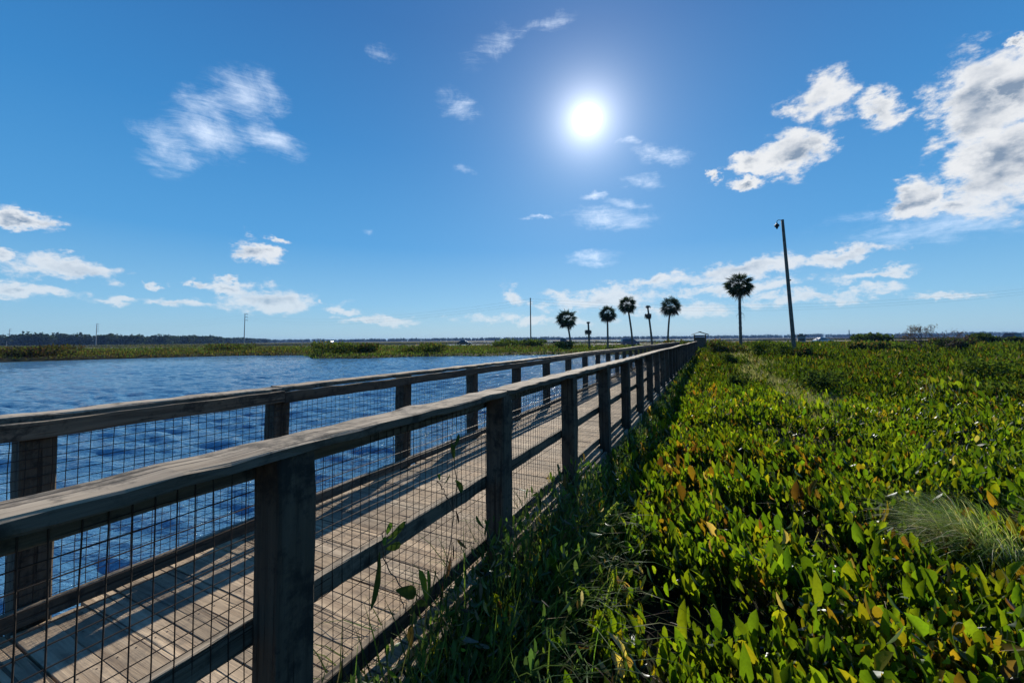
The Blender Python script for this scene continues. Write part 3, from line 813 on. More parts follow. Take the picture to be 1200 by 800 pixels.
DG = [(0.022, 0.042, 0.018), (0.035, 0.06, 0.02), (0.05, 0.08, 0.025)]
MG = [(0.05, 0.085, 0.02), (0.08, 0.12, 0.025), (0.04, 0.06, 0.02)]
BG = [(0.07, 0.11, 0.02), (0.11, 0.15, 0.025), (0.05, 0.08, 0.02)]
BR = [(0.09, 0.06, 0.03), (0.12, 0.09, 0.04), (0.06, 0.07, 0.025)]
bush('marsh_bush', 'round dark green bush standing alone in the leafy marsh, nearest of the bushes', 'bush', 10.3, 13.3, 0.72, 0.92, 1500, 0.085, DG + MG[:1])
bush('marsh_bush', 'narrow dark bush at the foot of the pale grass strip', 'bush', 7.7, 13.6, 0.38, 0.75, 800, 0.08, DG + MG[:1])
bush('marsh_bush', 'leafy dark green bush between the boardwalk and the pale grass strip', 'bush', 14.6, 26.5, 0.8, 0.85, 1100, 0.12, MG + DG[:1])
bush('marsh_bush', 'reddish green bush against the far end of the boardwalk railing', 'bush', 22.6, 42.0, 2.0, 1.35, 2600, 0.22, MG + BR)
bush('pole_bush', 'broad green bush just left of the leaning wooden pole', 'bush', 22.9, 35.6, 1.6, 1.35, 1900, 0.17, MG + BG)
bush('pole_bush', 'low brownish bush at the foot of the leaning wooden pole', 'bush', 24.7, 34.2, 1.0, 0.95, 1000, 0.16, MG + BR)
bush('dark_bush', 'dense dark green bush under the bare twiggy shrub', 'bush', 49.3, 45.0, 1.5, 1.15, 2600, 0.25, DG)
bush('roadside_bush', 'dark green bush left of the dark pickup at the right edge', 'bush', 86.5, 73.0, 2.6, 1.7, 2000, 0.4, DG + MG[:1])
bush('roadside_bush', 'grey green bush hiding the front of the dark pickup', 'bush', 92.6, 74.5, 1.7, 1.15, 1300, 0.32, DG + BR[:1])
bush('tall_marsh_plant', 'clump of bright green leafy marsh plants taller than the mat near the right edge', 'plant', 18.6, 15.9, 0.95, 0.95, 1100, 0.11, BG)
bush('tall_marsh_plant', 'dark leafy clump in the marsh behind the pale grass tuft, at the right edge', 'plant', 14.6, 12.2, 0.8, 0.55, 700, 0.10, MG + BG)
for (x, y, r_, h_, n, lf, cols, lab) in [
    (26.5, 62, 2.6, 1.3, 1800, 0.34, MG + BR, 'green and rusty bush behind the lone tall palm'),
    (36.0, 55, 2.2, 1.0, 1600, 0.3, MG, 'low green bush between the lone tall palm and the leaning pole'),
    (39.5, 45, 1.8, 0.95, 1500, 0.26, BR + MG, 'low reddish bush to the right of the leaning pole'),
    (43.5, 47, 2.2, 1.05, 1700, 0.28, BG, 'bright green low bush left of the bare twiggy shrub'),
    (66.0, 60, 2.6, 1.1, 1500, 0.34, MG + BR, 'low rusty green bush right of the bare twiggy shrub'),
    (84.0, 95, 4.2, 1.9, 1700, 0.5, DG + MG, 'long dark roadside bush to the right of the small white booth')]:
    bush('marsh_bush', lab, 'bush', x, y, r_, h_, n, lf, cols)
for (x, y, r_, h_, n, lf, cols, lab) in [
    (-66, 58.0, 5.5, 1.3, 2600, 0.34, [(0.075, 0.05, 0.03), (0.05, 0.05, 0.02), (0.06, 0.075, 0.02)], 'dark brown shrub on the low island at the far left'),
    (-58, 84, 5.5, 1.3, 2000, 0.34, MG + BR[:1], 'wide green shrub on the far bank below the tallest transmission pole'),
    (-25, 57.5, 3.8, 1.45, 2400, 0.28, MG + BG + BR[1:2], 'brown and green shrub jutting into the water on the far bank'),
    (-20, 58.8, 2.6, 1.3, 1700, 0.27, MG + BR[:1], 'low shrub at the waterline next to the brown and green shrub'),
    (-13, 60.5, 3.4, 1.15, 1900, 0.28, BR + MG + BG, 'rusty shrub in the middle of the far bank'),
    (-1.5, 96, 4.6, 1.8, 1900, 0.36, MG, 'light green shrub left of the wooden utility pole on the far bank'),
    (4.2, 92, 3.4, 1.6, 1500, 0.34, MG + DG, 'dark green shrub at the foot of the wooden utility pole'),
    (9.5, 72, 2.3, 1.25, 1400, 0.26, DG + MG, 'dark shrub around the base of the leftmost palm')]:
    bush('bank_shrub', lab, 'shrub', x, y, r_, h_, n, lf, cols)

# bare twiggy shrub
def twiggy(x, y, rad, hgt, label):
    z = float(land_z(np.array(x), np.array(y)))
    o = thing('bare_shrub', label, 'shrub', (x, y, z)); g = np.random.default_rng(5); mb = MB(); ends = []
    def grow(p, d, L, r, lv):
        q = p + d * L; mid = (p + q) / 2 + g.normal(0, 0.05 * L, 3)
        mb.tube([p, mid, q], [max(r, .012), max(r * 0.85, .011), max(r * 0.65, .010)], 4 if lv > 1 else 5, tint=(0.12, 0.085, 0.07))
        if lv >= 4: ends.append(q); return
        for k in range(g.integers(2, 4)):
            grow(q, unit(d + g.normal(0, 0.42, 3) + np.array([0, 0, 0.08])), L * g.uniform(0.62, 0.85), r * 0.62, lv + 1)
    for k in range(12):
        a = g.random() * 6.283; s = g.uniform(0.2, 0.95)
        grow(np.array([0.3 * rad * math.cos(a), 0.3 * rad * math.sin(a), 0]), unit(np.array([s * math.cos(a), s * math.sin(a), 1.0])), hgt * 0.42, 0.036, 0)
    mb.build('branch', M['twig'], o)
    E_ = np.array(ends); i = g.integers(0, len(E_), 700)
    lf = MB(); P = E_[i] + g.normal(0, 0.12, (700, 3)); A = g.normal(0, 1, (700, 3)); L = g.uniform(0.06, 0.14, 700)
    leaf_mesh(lf, P, A, g.normal(0, 1, (700, 3)), L, L * 0.3, palette(700, [(0.13, 0.08, 0.05), (0.10, 0.08, 0.04)], [1, 1], 0.3, g), 1)
    lf.build('foliage', M['bushleaf'], o)
twiggy(47.3, 45.0, 1.7, 2.6, 'bare brown twiggy shrub standing above the marsh on the right')

# bright arrow-leaved clump
def arrow_clump(x, y, n, label):
    z = float(land_z(np.array(x), np.array(y))); o = thing('arrowhead_plant', label, 'plant', (x, y, z)); g = np.random.default_rng(8)
    P = np.stack([g.normal(0, 0.42, n), g.normal(0, 0.2, n), g.uniform(0.42, 0.68, n)], -1)
    A = rand_dirs(n, 0.35, 0.2, g); fo = MB(); L = g.uniform(0.17, 0.27, n)
    leaf_mesh(fo, P, A, np.tile([[1.0, 0.2, 0]], (n, 1)) + g.normal(0, 0.3, (n, 3)), L, L * 0.36, palette(n, [(0.13, 0.20, 0.02), (0.10, 0.16, 0.02)], [1, 1], 0.1, g), 0, droop=0.15)
    fo.build('foliage', M['leaf'], o)
    st = MB()
    for p in P: st.tube([(p[0] * 0.8, p[1] * 0.8, 0), p], [0.006, 0.004], 4)
    st.build('stem', M['bushleaf'], o)
arrow_clump(13.2, 12.3, 26, 'clump of large bright yellow-green leaves standing out of the mat on the right')

# drooping pale grass tufts
def tuft(x, y, n, L, az0, label, cols, w=0.003, spread=0.35, b0=0.5, b1=1.4):
    z = float(land_z(np.array(x), np.array(y))); o = thing('grass_tuft', label, 'grass tuft', (x, y, z)); g = np.random.default_rng(n)
    P = np.stack([g.normal(0, 0.12, n), g.normal(0, 0.12, n), np.full(n, 0.05)], -1)
    D = rand_dirs(n, spread, 0.22, g, az0, 0.7); fo = MB()
    blade_mesh(fo, P, D, g.uniform(0.6, 1.1, n) * L, np.full(n, w) * g.uniform(0.6, 1.4, n), g.uniform(b0, b1, n), palette(n, cols, [1] * len(cols), 0.3, g), 7)
    fo.build('blade', M['grass'], o)
tuft(4.05, 3.5, 1100, 0.85, R(155), 'pale green feathery grass tuft arching left over the leafy mat near the right edge', [(0.17, 0.25, 0.07), (0.24, 0.30, 0.10), (0.13, 0.20, 0.06), (0.46, 0.44, 0.32)], 0.0034, 0.28, 0.35, 1.1)
tuft(4.75, 3.3, 420, 0.85, R(60), 'green ragged grass tuft with dry stalks at the right edge', [(0.11, 0.18, 0.04), (0.16, 0.22, 0.06), (0.30, 0.28, 0.19)], 0.0036, 0.35, 0.3, 1.2)
tuft(0.12, 2.25, 46, 0.62, R(80), 'coarse bright green grass clump in the dark weeds at the bottom of the boardwalk side', [(0.10, 0.19, 0.03), (0.07, 0.14, 0.03)], 0.0055, 0.3, 0.2, 0.9)

# grass stalks with long seed heads
def stalk(pts, head, label):
    pts = np.array(pts, float); o = thing('grass_stalk', label, 'grass', tuple(pts[0])); P = pts - pts[0]
    t = np.linspace(0, 1, 24); c = np.stack([np.interp(t, np.linspace(0, 1, len(P)), P[:, k]) for k in range(3)], -1)
    for _ in range(4): c[1:-1] = (c[:-2] + c[2:]) / 2
    st = MB(); st.tube(c, np.linspace(0.003, 0.0018, 24), 5, tint=(0.14, 0.2, 0.05)); st.build('stem', M['grass'], o)
    k = int(24 * (1 - head)); hd = c[k:]; m = 150; g = np.random.default_rng(9)
    u = np.sort(g.random(m)) * (len(hd) - 1); i = np.minimum(u.astype(int), len(hd) - 2); Q = hd[i] + (hd[i + 1] - hd[i]) * (u - i)[:, None]
    T = unit(hd[i + 1] - hd[i]); A = T + g.normal(0, 0.55, (m, 3)); fo = MB(); L = g.uniform(0.012, 0.022, m)
    leaf_mesh(fo, Q, A, g.normal(0, 1, (m, 3)), L, L * 0.28, palette(m, [(0.20, 0.27, 0.05), (0.26, 0.30, 0.09)], [1, 1], 0.15, g), 1)
    fo.build('seed_head', M['grass'], o)
stalk([(0.05, 2.35, 0.06), (0.106, 2.35, 0.492), (0.146, 2.35, 0.60), (0.268, 2.33, 0.707)], 0.55, 'arching grass stalk with a fuzzy seed head, leftmost of three in the boardwalk weeds')
stalk([(0.25, 2.45, 0.06), (0.272, 2.45, 0.444), (0.304, 2.45, 0.532), (0.382, 2.44, 0.694)], 0.5, 'slender grass stalk with a seed head, middle of three in the weeds beside the boardwalk')
stalk([(0.44, 2.3, 0.06), (0.473, 2.3, 0.548), (0.504, 2.3, 0.663), (0.55, 2.3, 0.824)], 0.45, 'upright grass stalk with a seed head, rightmost of three in the weeds beside the boardwalk')
stalk([(0.54, 3.1, 0.08), (0.617, 3.1, 0.608), (0.672, 3.1, 0.797), (0.778, 3.08, 0.936)], 0.4, 'tall thin grass stalk standing before the leaf mat a little way along the boardwalk')

# withered vine and leafy sprigs grown through the wire mesh
def mesh_climber(name, label, stems, leaves, dry):
    wx, wy = to_world(stems[0][0][0], stems[0][0][1])
    o = thing(name, label, 'vine', (wx, wy, 0.0), math.pi / 2 - TH)
    sb = MB(); b0 = np.array(stems[0][0]) * np.array([1, 1, 0])
    for s in stems:
        P = np.array(s) - b0; t = np.linspace(0, 1, 26); c = np.stack([np.interp(t, np.linspace(0, 1, len(P)), P[:, k]) for k in range(3)], -1)
        c += rng.normal(0, 0.004, c.shape); sb.tube(c, 0.0028, 5, tint=(0.1, 0.07, 0.05))
    sb.build('stem', M['twig'], o)
    lb = MB()
    P = np.array([q[0] for q in leaves]) - b0; T = np.array([q[1] for q in leaves]) - b0; A = T - P; L = np.linalg.norm(A, axis=1)
    S = np.cross(A, np.array([0.25, -1, 0.1])) + rng.normal(0, 0.02, A.shape)
    leaf_mesh(lb, P, A, S, L, L * np.array([q[2] for q in leaves]), np.array([q[3] for q in leaves]), 0, droop=0.12, fold=0.2)
    lb.build('foliage', M['grass'], o)
dk = (0.035, 0.06, 0.02); md = (0.07, 0.13, 0.03); dd = (0.07, 0.04, 0.035)
v = [[(1.95, 0.0, 0.2), (1.93, 0.02, 0.62), (1.90, 0.05, 0.77), (2.0, 0.05, 0.91), (2.05, 0.05, 1.14), (2.08, 0.05, 1.33), (2.03, 0.05, 1.53), (2.02, 0.045, 1.6)],
     [(2.05, 0.05, 1.14), (1.95, 0.05, 1.30), (1.88, 0.045, 1.38)]]
lv = [((2.05, .04, 1.33), (2.12, .02, 1.24), .22, dk), ((2.04, .04, 1.45), (2.00, .02, 1.56), .2, dk), ((1.90, .04, 1.38), (1.86, .02, 1.42), .3, md), ((1.93, .04, 1.34), (1.98, .02, 1.39), .25, dk),
      ((2.05, .04, 1.15), (2.09, .03, 1.06), .16, dd), ((2.02, .04, 0.98), (2.03, .03, 0.86), .13, dd), ((2.0, .04, 0.91), (1.96, .03, 0.80), .13, dd), ((1.92, .04, 0.80), (1.90, .03, 0.68), .13, dd), ((2.03, .04, 1.52), (2.08, .02, 1.60), .2, dk)]
mesh_climber('withered_vine', 'withered vine stem climbing the wire mesh between the two nearest posts', v, lv, True)
v = [[(1.72, -0.02, 0.15), (1.74, 0.0, 0.6), (1.74, 0.03, 0.82), (1.60, 0.04, 0.93), (1.50, 0.05, 1.08), (1.46, 0.05, 1.2), (1.47, 0.05, 1.27)], [(1.74, 0.02, 0.72), (1.62, 0.03, 0.80), (1.56, 0.04, 0.93)]]
lv = [((1.42, .03, 1.205), (1.375, .0, 0.975), .15, dk), ((1.53, .03, 0.975), (1.685, .01, 0.876), .17, dk), ((1.755, .02, 0.78), (1.70, .0, 0.99), .14, md), ((1.765, .02, 0.80), (1.76, .0, 0.96), .14, md), ((1.77, .02, 0.80), (1.83, .0, 0.93), .14, dk),
      ((1.46, .03, 1.22), (1.42, .0, 1.27), .25, md), ((1.46, .03, 1.22), (1.53, .0, 1.25), .25, md), ((1.47, .03, 1.26), (1.46, .0, 1.32), .3, md), ((1.46, .03, 1.2), (1.54, .0, 1.19), .22, dk), ((1.47, .03, 1.24), (1.58, .0, 1.28), .16, dk), ((1.76, .02, 0.78), (1.66, .0, 0.85), .14, dk)]
mesh_climber('climbing_weed', 'green leafy weed grown up through the wire mesh right of the nearest post', v, lv, False)

# dead tangle of twigs by the second post
def tangle(t0, l0, z0, n, sp, label):
    wx, wy = to_world(t0, l0); o = thing('dead_tangle', label, 'twigs', (wx, wy, 0)); g = np.random.default_rng(12); mb = MB()
    for k in range(n):
        p = np.array([g.normal(0, sp), g.normal(0, sp), z0 + g.normal(0, sp * 0.9)]); d = unit(g.normal(0, 1, 3) + np.array([0, 0, 0.5])); L = g.uniform(0.08, 0.30)
        q = [p, p + d * L * 0.5 + g.normal(0, 0.025, 3), p + d * L + g.normal(0, 0.04, 3)]
        mb.tube(q, [0.0022, 0.0018, 0.001], 4)
    for k in range(9):
        a = g.normal(0, sp, 2); mb.tube([(a[0], a[1], 0), (a[0] * 1.2, a[1] * 1.2, z0 * 0.6), (a[0] * 1.5 + g.normal(0, .05), a[1] * 1.5, z0 + 0.1)], [0.004, 0.003, 0.0015], 4)
    mb.build('twig', M['twig'], o)
tangle(2.95, -0.24, 0.55, 110, 0.13, 'brown tangle of dead twigs in front of the second post')
tangle(2.55, -0.62, 0.33, 60, 0.09, 'small reddish tangle of dead stems among the weeds')

# ------------------------------------------------------------------ palms
def frond_fan(mb, base, A, S, r, n, droop, g, tint):
    """a fan leaf: segments radiating from the end of the stalk"""
    A = unit(A); Nn = unit(np.cross(S, A)); S = np.cross(A, Nn)
    th = np.linspace(-1.75, 1.75, n) + g.normal(0, 0.05, n)
    L = r * (0.72 + 0.28 * np.cos(th * 0.7)) * g.uniform(0.85, 1.08, n)
    D = np.cos(th)[:, None] * A + np.sin(th)[:, None] * S
    W = np.cross(D, Nn) * (r * 0.050)
    b = np.tile(base, (n, 1)); m = b + D * (L * 0.55)[:, None]; tip = b + D * L[:, None] - np.array([0, 0, 1.0]) * (L * droop)[:, None] - Nn * (L * 0.05)[:, None]
    m = m - np.array([0, 0, 1.0]) * (L * droop * 0.2)[:, None]
    V = np.stack([b, m - W, tip, m + W], 1).reshape(-1, 3)
    q = (np.array([[0, 1, 2, 3]])[None] + (np.arange(n) * 4)[:, None, None]).reshape(-1, 4)
    mb.add(V, q, tint=np.clip(np.array(tint) * g.uniform(0.7, 1.3), 0, 1))

def trunk_mesh(o, path, r0, r1, g):
    P = np.array(path, float); t = np.linspace(0, 1, 40)
    c = np.stack([np.interp(t, np.linspace(0, 1, len(P)), P[:, k]) for k in range(3)], -1)
    for _ in range(12): c[1:-1] = (c[:-2] + c[2:]) / 2
    rad = np.linspace(r0, r1, 40) * (1 + 0.06 * np.sin(np.arange(40) * 2.4) + g.normal(0, 0.03, 40)); rad[:4] *= np.array([1.5, 1.3, 1.15, 1.05])
    mb = MB(); mb.tube(c, rad, 10); mb.build('trunk', M['palmtrunk'], o, smooth=True)
    return c

def palm(x, y, ztop, lean, cr, label, seed, asym=0.0, group='cabbage palms'):
    z = float(land_z(np.array(x), np.array(y))); o = thing('palm_tree', label, 'palm tree', (x, y, z), group=group); g = np.random.default_rng(seed)
    h = ztop - z - cr * 0.88; cr = cr * 1.12
    c = trunk_mesh(o, [(0, 0, -0.2), (lean * 0.15, 0, h * 0.35), (lean * 0.55, 0.05, h * 0.7), (lean, 0.05, h)], 0.19, 0.15, g)
    top = c[-1]; cb = MB(); st = MB(); nf = 60
    for k in range(nf):
        el = math.asin(min(0.995, -0.90 + 1.88 * (k + 0.5) / nf)) + g.normal(0, 0.08); az_ = k * 2.399963 + g.normal(0, 0.25)
        d = np.array([math.cos(el) * math.cos(az_), math.cos(el) * math.sin(az_), math.sin(el)])
        ln = cr * (0.50 + 0.06 * g.normal()) * (0.92 if el < 0 else 1.0)
        sag = 0.05 * cr * (math.cos(el))
        p1 = top + d * ln * 0.55; p2 = top + d * ln - np.array([0, 0, sag])
        st.tube([top, p1, p2], [0.025, 0.018, 0.012], 4, tint=(0.05, 0.07, 0.03))
        a = unit(p2 - p1 - np.array([0, 0, 0.02 * cr])); s = np.cross(a, np.array([0, 0, 1.0])); s = unit(s) if np.linalg.norm(s) > 0.05 else np.array([1.0, 0, 0])
        s = unit(s + g.normal(0, 0.6, 3))
        frond_fan(cb, p2, a, s, cr * 0.50, 16, g.uniform(0.0, 0.16), g, (0.030, 0.048, 0.018) if el > -0.4 else (0.045, 0.045, 0.022))
    st.build('frond_stalk', M['palmleaf'], o)
    cb.build('crown', M['palmleaf'], o)
    return o, top, g

palm(11.1, 76, 7.95, -0.75, 2.15, 'leftmost and shortest palm with a wide round crown and bent trunk', 1)
palm(18.1, 76, 8.45, 0.05, 1.75, 'palm with a small neat crown standing just right of the short dead palm', 2)
palm(23.1, 77, 10.3, -0.85, 1.85, 'tall palm leaning left with a crown fraying to the left, third living one', 3)
palm(30.2, 78, 10.25, 0.75, 2.1, 'tall palm with a full crown, rightmost of the cluster of palms', 4)
o, top, g = palm(28.45, 50, 10.3, 0.1, 1.75, 'lone tall palm with skirt of hanging dead strands, left of the leaning pole', 5)
hb = MB()
for k in range(60):
    a = g.random() * 6.283; p = top + np.array([0, 0, -g.uniform(0.0, 1.2)]); r_ = g.uniform(0.3, 0.9)
    hb.tube([p, p + np.array([math.cos(a) * r_ * 0.6, math.sin(a) * r_ * 0.6, -0.2]), p + np.array([math.cos(a) * r_, math.sin(a) * r_, -g.uniform(0.5, 1.3)])], [0.012, 0.010, 0.006], 4)
for k in range(14):
    a = g.random() * 6.283; p = top + np.array([math.cos(a) * 0.12, math.sin(a) * 0.12, -g.uniform(1.2, 4.0)])
    hb.tube([p, p + np.array([math.cos(a) * .3, math.sin(a) * .3, -0.1]), p + np.array([math.cos(a) * .45, math.sin(a) * .45, -0.5])], [0.012, 0.01, 0.005], 4)
hb.build('dead_strand', M['deadfrond'], o)

def dead_palm(x, y, ztop, lean, skz, skr, skl, label, seed, tuft_r):
    z = float(land_z(np.array(x), np.array(y))); o = thing('dead_palm', label, 'dead palm', (x, y, z), group='dead palms'); g = np.random.default_rng(seed)
    h = ztop - z
    c = trunk_mesh(o, [(0, 0, -0.2), (lean * 0.3, 0, h * 0.35), (lean * 0.7, 0, h * 0.7), (lean, 0, h * 0.96)], 0.20, 0.15, g)
    for nm, zc, rr, hl, n, sx in (('frond_skirt', skz - z, skr, skl, 150, -0.18), ('frond_stub', h * 0.97, tuft_r, tuft_r * 1.3, 60, 0.0)):
        i = int(np.clip(zc / h * 40, 0, 39)); ctr = c[i].copy(); ctr[2] = zc; mb = MB()
        for k in range(n):
            a = g.random() * 6.283; s = math.sqrt(g.random())
            p = ctr + np.array([math.cos(a) * 0.1, math.sin(a) * 0.1, hl * g.uniform(0.0, 0.5)])
            q = ctr + np.array([math.cos(a) * rr * s + sx * rr, math.sin(a) * rr * s, hl * g.uniform(-0.1, 0.35)])
            e = q + np.array([math.cos(a) * rr * 0.1, math.sin(a) * rr * 0.1, -hl * g.uniform(0.35, 0.6)])
            W = unit(np.cross(q - p + 1e-3, np.array([0, 0, 1.0]))) * rr * 0.13
            mb.add(np.stack([p, q - W, e, q + W]), [(0, 1, 2, 3)])
        mb.build(nm, M['deadfrond'], o)
dead_palm(13.85, 72, 5.3, -0.15, 3.45, 0.62, 1.1, 'short dead palm without crown and a sagging skirt of dead fronds', 21, 0.36)
dead_palm(26.9, 77, 8.55, -0.75, 6.55, 0.72, 1.25, 'tall dead palm without crown leaning left between two tall living palms', 22, 0.55)

# ------------------------------------------------------------------ poles, wires, sign, tower
def pole(name, label, x, y, top, lean, r0, r1, mat, base=None, cat='pole', group=None):
    z = float(land_z(np.array(x), np.array(y))) if base is None else base
    o = thing(name, label, cat, (x, y, z), group=group); h = top - z; mb = MB()
    t = np.linspace(0, 1, 14)
    mb.tube(np.stack([lean * t, 0 * t, -0.3 + (h + 0.3) * t], -1), r0 + (r1 - r0) * t, 14)
    mb.build('shaft', M[mat], o, smooth=True)
    return o, h
o, h = pole('lamp_pole', 'tall dark wooden pole leaning left with a small hooked lamp at its top', 25.32, 36, 12.86, -0.68, 0.175, 0.115, 'poledark')
b = MB(); tx = -0.68
b.tube([(tx, 0, h - 0.25), (tx - 0.12, 0, h - 0.05), (tx - 0.35, 0, h - 0.02), (tx - 0.5, 0, h - 0.12), (tx - 0.52, 0, h - 0.3)], 0.028, 8); b.build('bracket', M['darkmetal'], o, smooth=True)
b = MB(); zz = h - 0.3
b.tube([(tx - 0.52, 0, zz), (tx - 0.52, 0, zz - 0.10), (tx - 0.52, 0, zz - 0.16), (tx - 0.52, 0, zz - 0.30), (tx - 0.52, 0, zz - 0.36)], [0.06, 0.10, 0.19, 0.20, 0.14], 14)
b.tube([(tx - 0.52, 0, zz - 0.36), (tx - 0.52, 0, zz - 0.46), (tx - 0.52, 0, zz - 0.56)], [0.10, 0.09, 0.03], 12); b.build('lamp_head', M['darkmetal'], o, smooth=True)
b = MB(); b.box((-0.44 - 0.0, -0.1, h * 0.56), (-0.16, 0.1, h * 0.56 + 0.10)); b.build('bracket_plate', M['darkmetal'], o)

o, h = pole('utility_pole', 'plain wooden utility pole standing on the far bank left of the palms', 4.69, 101, 12.73, 0.0, 0.17, 0.12, 'poledark', group='utility poles')
for zz in (h - 0.25, h - 0.9, h - 1.5):
    b = MB(); b.tube([(0.1, 0, zz), (0.26, 0, zz + 0.03), (0.26, 0, zz + 0.16)], [0.03, 0.05, 0.03], 8)
    b.build('insulator', M['darkmetal'], o)
def trans(x, y, top, arms, label, s):
    o, h = pole('transmission_pole', label, x, y, top, 0.25 * s, 0.30 * s, 0.17 * s, 'polegrey', group='transmission poles along the left horizon')
    for k in range(arms):
        b = MB(); zz = h - 0.4 - k * 1.9 * s
        b.tube([(0.2, 0, zz - 0.25), (1.0 * s, 0, zz - 0.05), (1.9 * s, 0, zz)], [0.16 * s, 0.13 * s, 0.10 * s], 6); b.build('cross_arm', M['polegrey'], o)
        b = MB(); b.tube([(1.85 * s, 0, zz - 0.02), (1.85 * s, 0, zz - 0.5 * s)], [0.13 * s, 0.16 * s], 6); b.build('insulator', M['polegrey'], o)
trans(-167, 250, 20.2, 3, 'tallest grey transmission pole with three arms on its right, behind the far bank', 1.0)
trans(-363, 350, 19.6, 4, 'grey transmission pole with four short arms in front of the left woods', 1.1)
trans(-602, 480, 20.8, 2, 'faint transmission pole with two arms at the far left edge', 1.2)
def wire(label, pts, sag):
    o = MB(); path = []
    for a, b, s in zip(pts[:-1], pts[1:], sag):
        a, b = np.array(a), np.array(b); t = np.linspace(0, 1, 24)
        P = a + (b - a) * t[:, None]; P[:, 2] -= 4 * s * t * (1 - t); path += list(P if not path else P[1:])
    o.tube(np.array(path), 0.010, 5); w_ = o.build('power_line', M['darkmetal'])
    tag(w_, label, 'power line', 'power lines strung between the poles')
for dz, dx, lab in ((0.0, 0.26, 'highest of the thin power lines sagging across the sky'), (-0.75, 0.26, 'middle one of the thin power lines sagging across the sky'), (-1.35, 0.26, 'lowest of the thin power lines sagging across the sky')):
    wire(lab, [(-602 + 2.2, 480, 20.3 + dz * 2.4), (-363 + 2.0, 350, 19.1 + dz * 2.6), (-167 + 1.85, 250, 19.4 + dz * 2.5), (4.69 + dx, 101, 12.5 + dz), (130.6, 95, 14.2 + dz), (260, 70, 14 + dz)], (3, 3, 4, 3.1, 3))
for (x, y, top, lab) in [(-66.0, 126, 2.7, 'thin pale marker post on the far bank right of the transmission pole'), (-330, 262, 4.2, 'thin grey post before the left woods between two transmission poles')]:
    o, h = pole('marker_post', lab, x, y, top, 0.02, 0.09, 0.08, 'polegrey', cat='post')
    b = MB(); b.tube([(0, 0, h - 0.02), (0, 0, h + 0.05)], [0.11, 0.04], 8); b.build('post_cap', M['polegrey'], o)
o, h = pole('road_sign', 'small metal road sign on a thin post seen edge-on beside the bare shrub', 74.4, 75, 3.0, 0, 0.05, 0.05, 'metal', cat='road sign')
b = MB(); c_, s_ = math.cos(R(52)), math.sin(R(52)); Mx = Matrix.Translation((0, -0.06, h + 0.45)) @ Matrix.Rotation(R(48), 4, 'Z') @ Matrix.Rotation(R(7), 4, 'Y')
b.box((-0.46, -0.012, -0.6), (0.46, 0.012, 0.6), M=Mx); b.build('sign_panel', M['signface'], o)
b = MB(); b.box((-0.025, 0.014, -0.75), (0.025, 0.05, 0.55), M=Mx); b.build('sign_bracket', M['metal'], o)
o, h = pole('distant_tower', 'tiny dark tower rising above the far woods right of the leaning pole', 756, 900, 17.2, 0, 1.1, 0.7, 'poledark', cat='tower')
b = MB(); b.tube([(0, 0, h - 0.1), (0, 0, h + 0.8)], [1.0, 0.5], 8); b.build('tower_top', M['poledark'], o)

# ------------------------------------------------------------------ kiosks
def info_kiosk(x, y, label):
    z = float(land_z(np.array(x), np.array(y))); o = thing('info_kiosk', label, 'kiosk', (x, y, z), -0.35); top = 3.08 - z; ev = 2.72 - z
    for sx in (-0.72, 0.72):
        b = MB(); b.box((sx - 0.07, -0.07, -0.2), (sx + 0.07, 0.07, ev - 0.03)); b.build('post', M['post'], o)
    b = MB(); b.box((-0.64, -0.04, 0.55), (0.64, 0.04, ev - 0.42)); b.build('display_panel', M['deadfrond'], o)
    b = MB(); b.box((-0.645, -0.055, ev - 0.24), (0.645, 0.055, ev - 0.10)); b.build('cross_beam', M['post'], o)
    rf = MB()
    for s in (-1, 1):
        P = np.array([(0, -0.75, top), (s * 1.08, -0.75, ev), (s * 1.08, 0.75, ev), (0, 0.75, top)]); Q = P - np.array([0, 0, 0.07])
        rf.add(np.concatenate([P, Q]), [(0, 1, 2, 3), (7, 6, 5, 4), (0, 4, 5, 1), (1, 5, 6, 2), (2, 6, 7, 3), (3, 7, 4, 0)])
    rf.build('roof', M['poledark'], o)
    rc = MB(); rc.box((-0.12, -0.78, top - 0.03), (0.12, 0.78, top + 0.035)); rc.build('ridge_cap', M['darkmetal'], o)
info_kiosk(26.2, 56.0, 'small roofed information kiosk at the far end of the boardwalk')

o = thing('entrance_booth', 'small pale booth with a thin flat roof just right of the leaning pole', 'booth', (75.6, 105, float(land_z(np.array(75.6), np.array(105.0)))), -0.5)
z0 = o.location[2]; tp = 2.9 - z0
b = MB(); b.box((-0.85, -0.8, 0), (0.85, 0.8, tp - 0.25)); b.build('wall', M['polegrey'], o)
b = MB(); b.box((-1.5, -1.3, tp - 0.25), (1.5, 1.3, tp - 0.12)); b.box((-0.4, -0.4, tp - 0.12), (0.4, 0.4, tp + 0.25)); b.build('roof', M['poledark'], o)
b = MB(); b.box((-0.6, -0.83, 0.85), (0.6, -0.802, 1.45)); b.build('window', M['glass'], o)
b = MB(); b.tube([(-3.0, 0.2, tp + 0.05), (2.9, 0.2, tp + 0.05)], 0.05, 6); b.build('canopy_bar', M['darkmetal'], o)

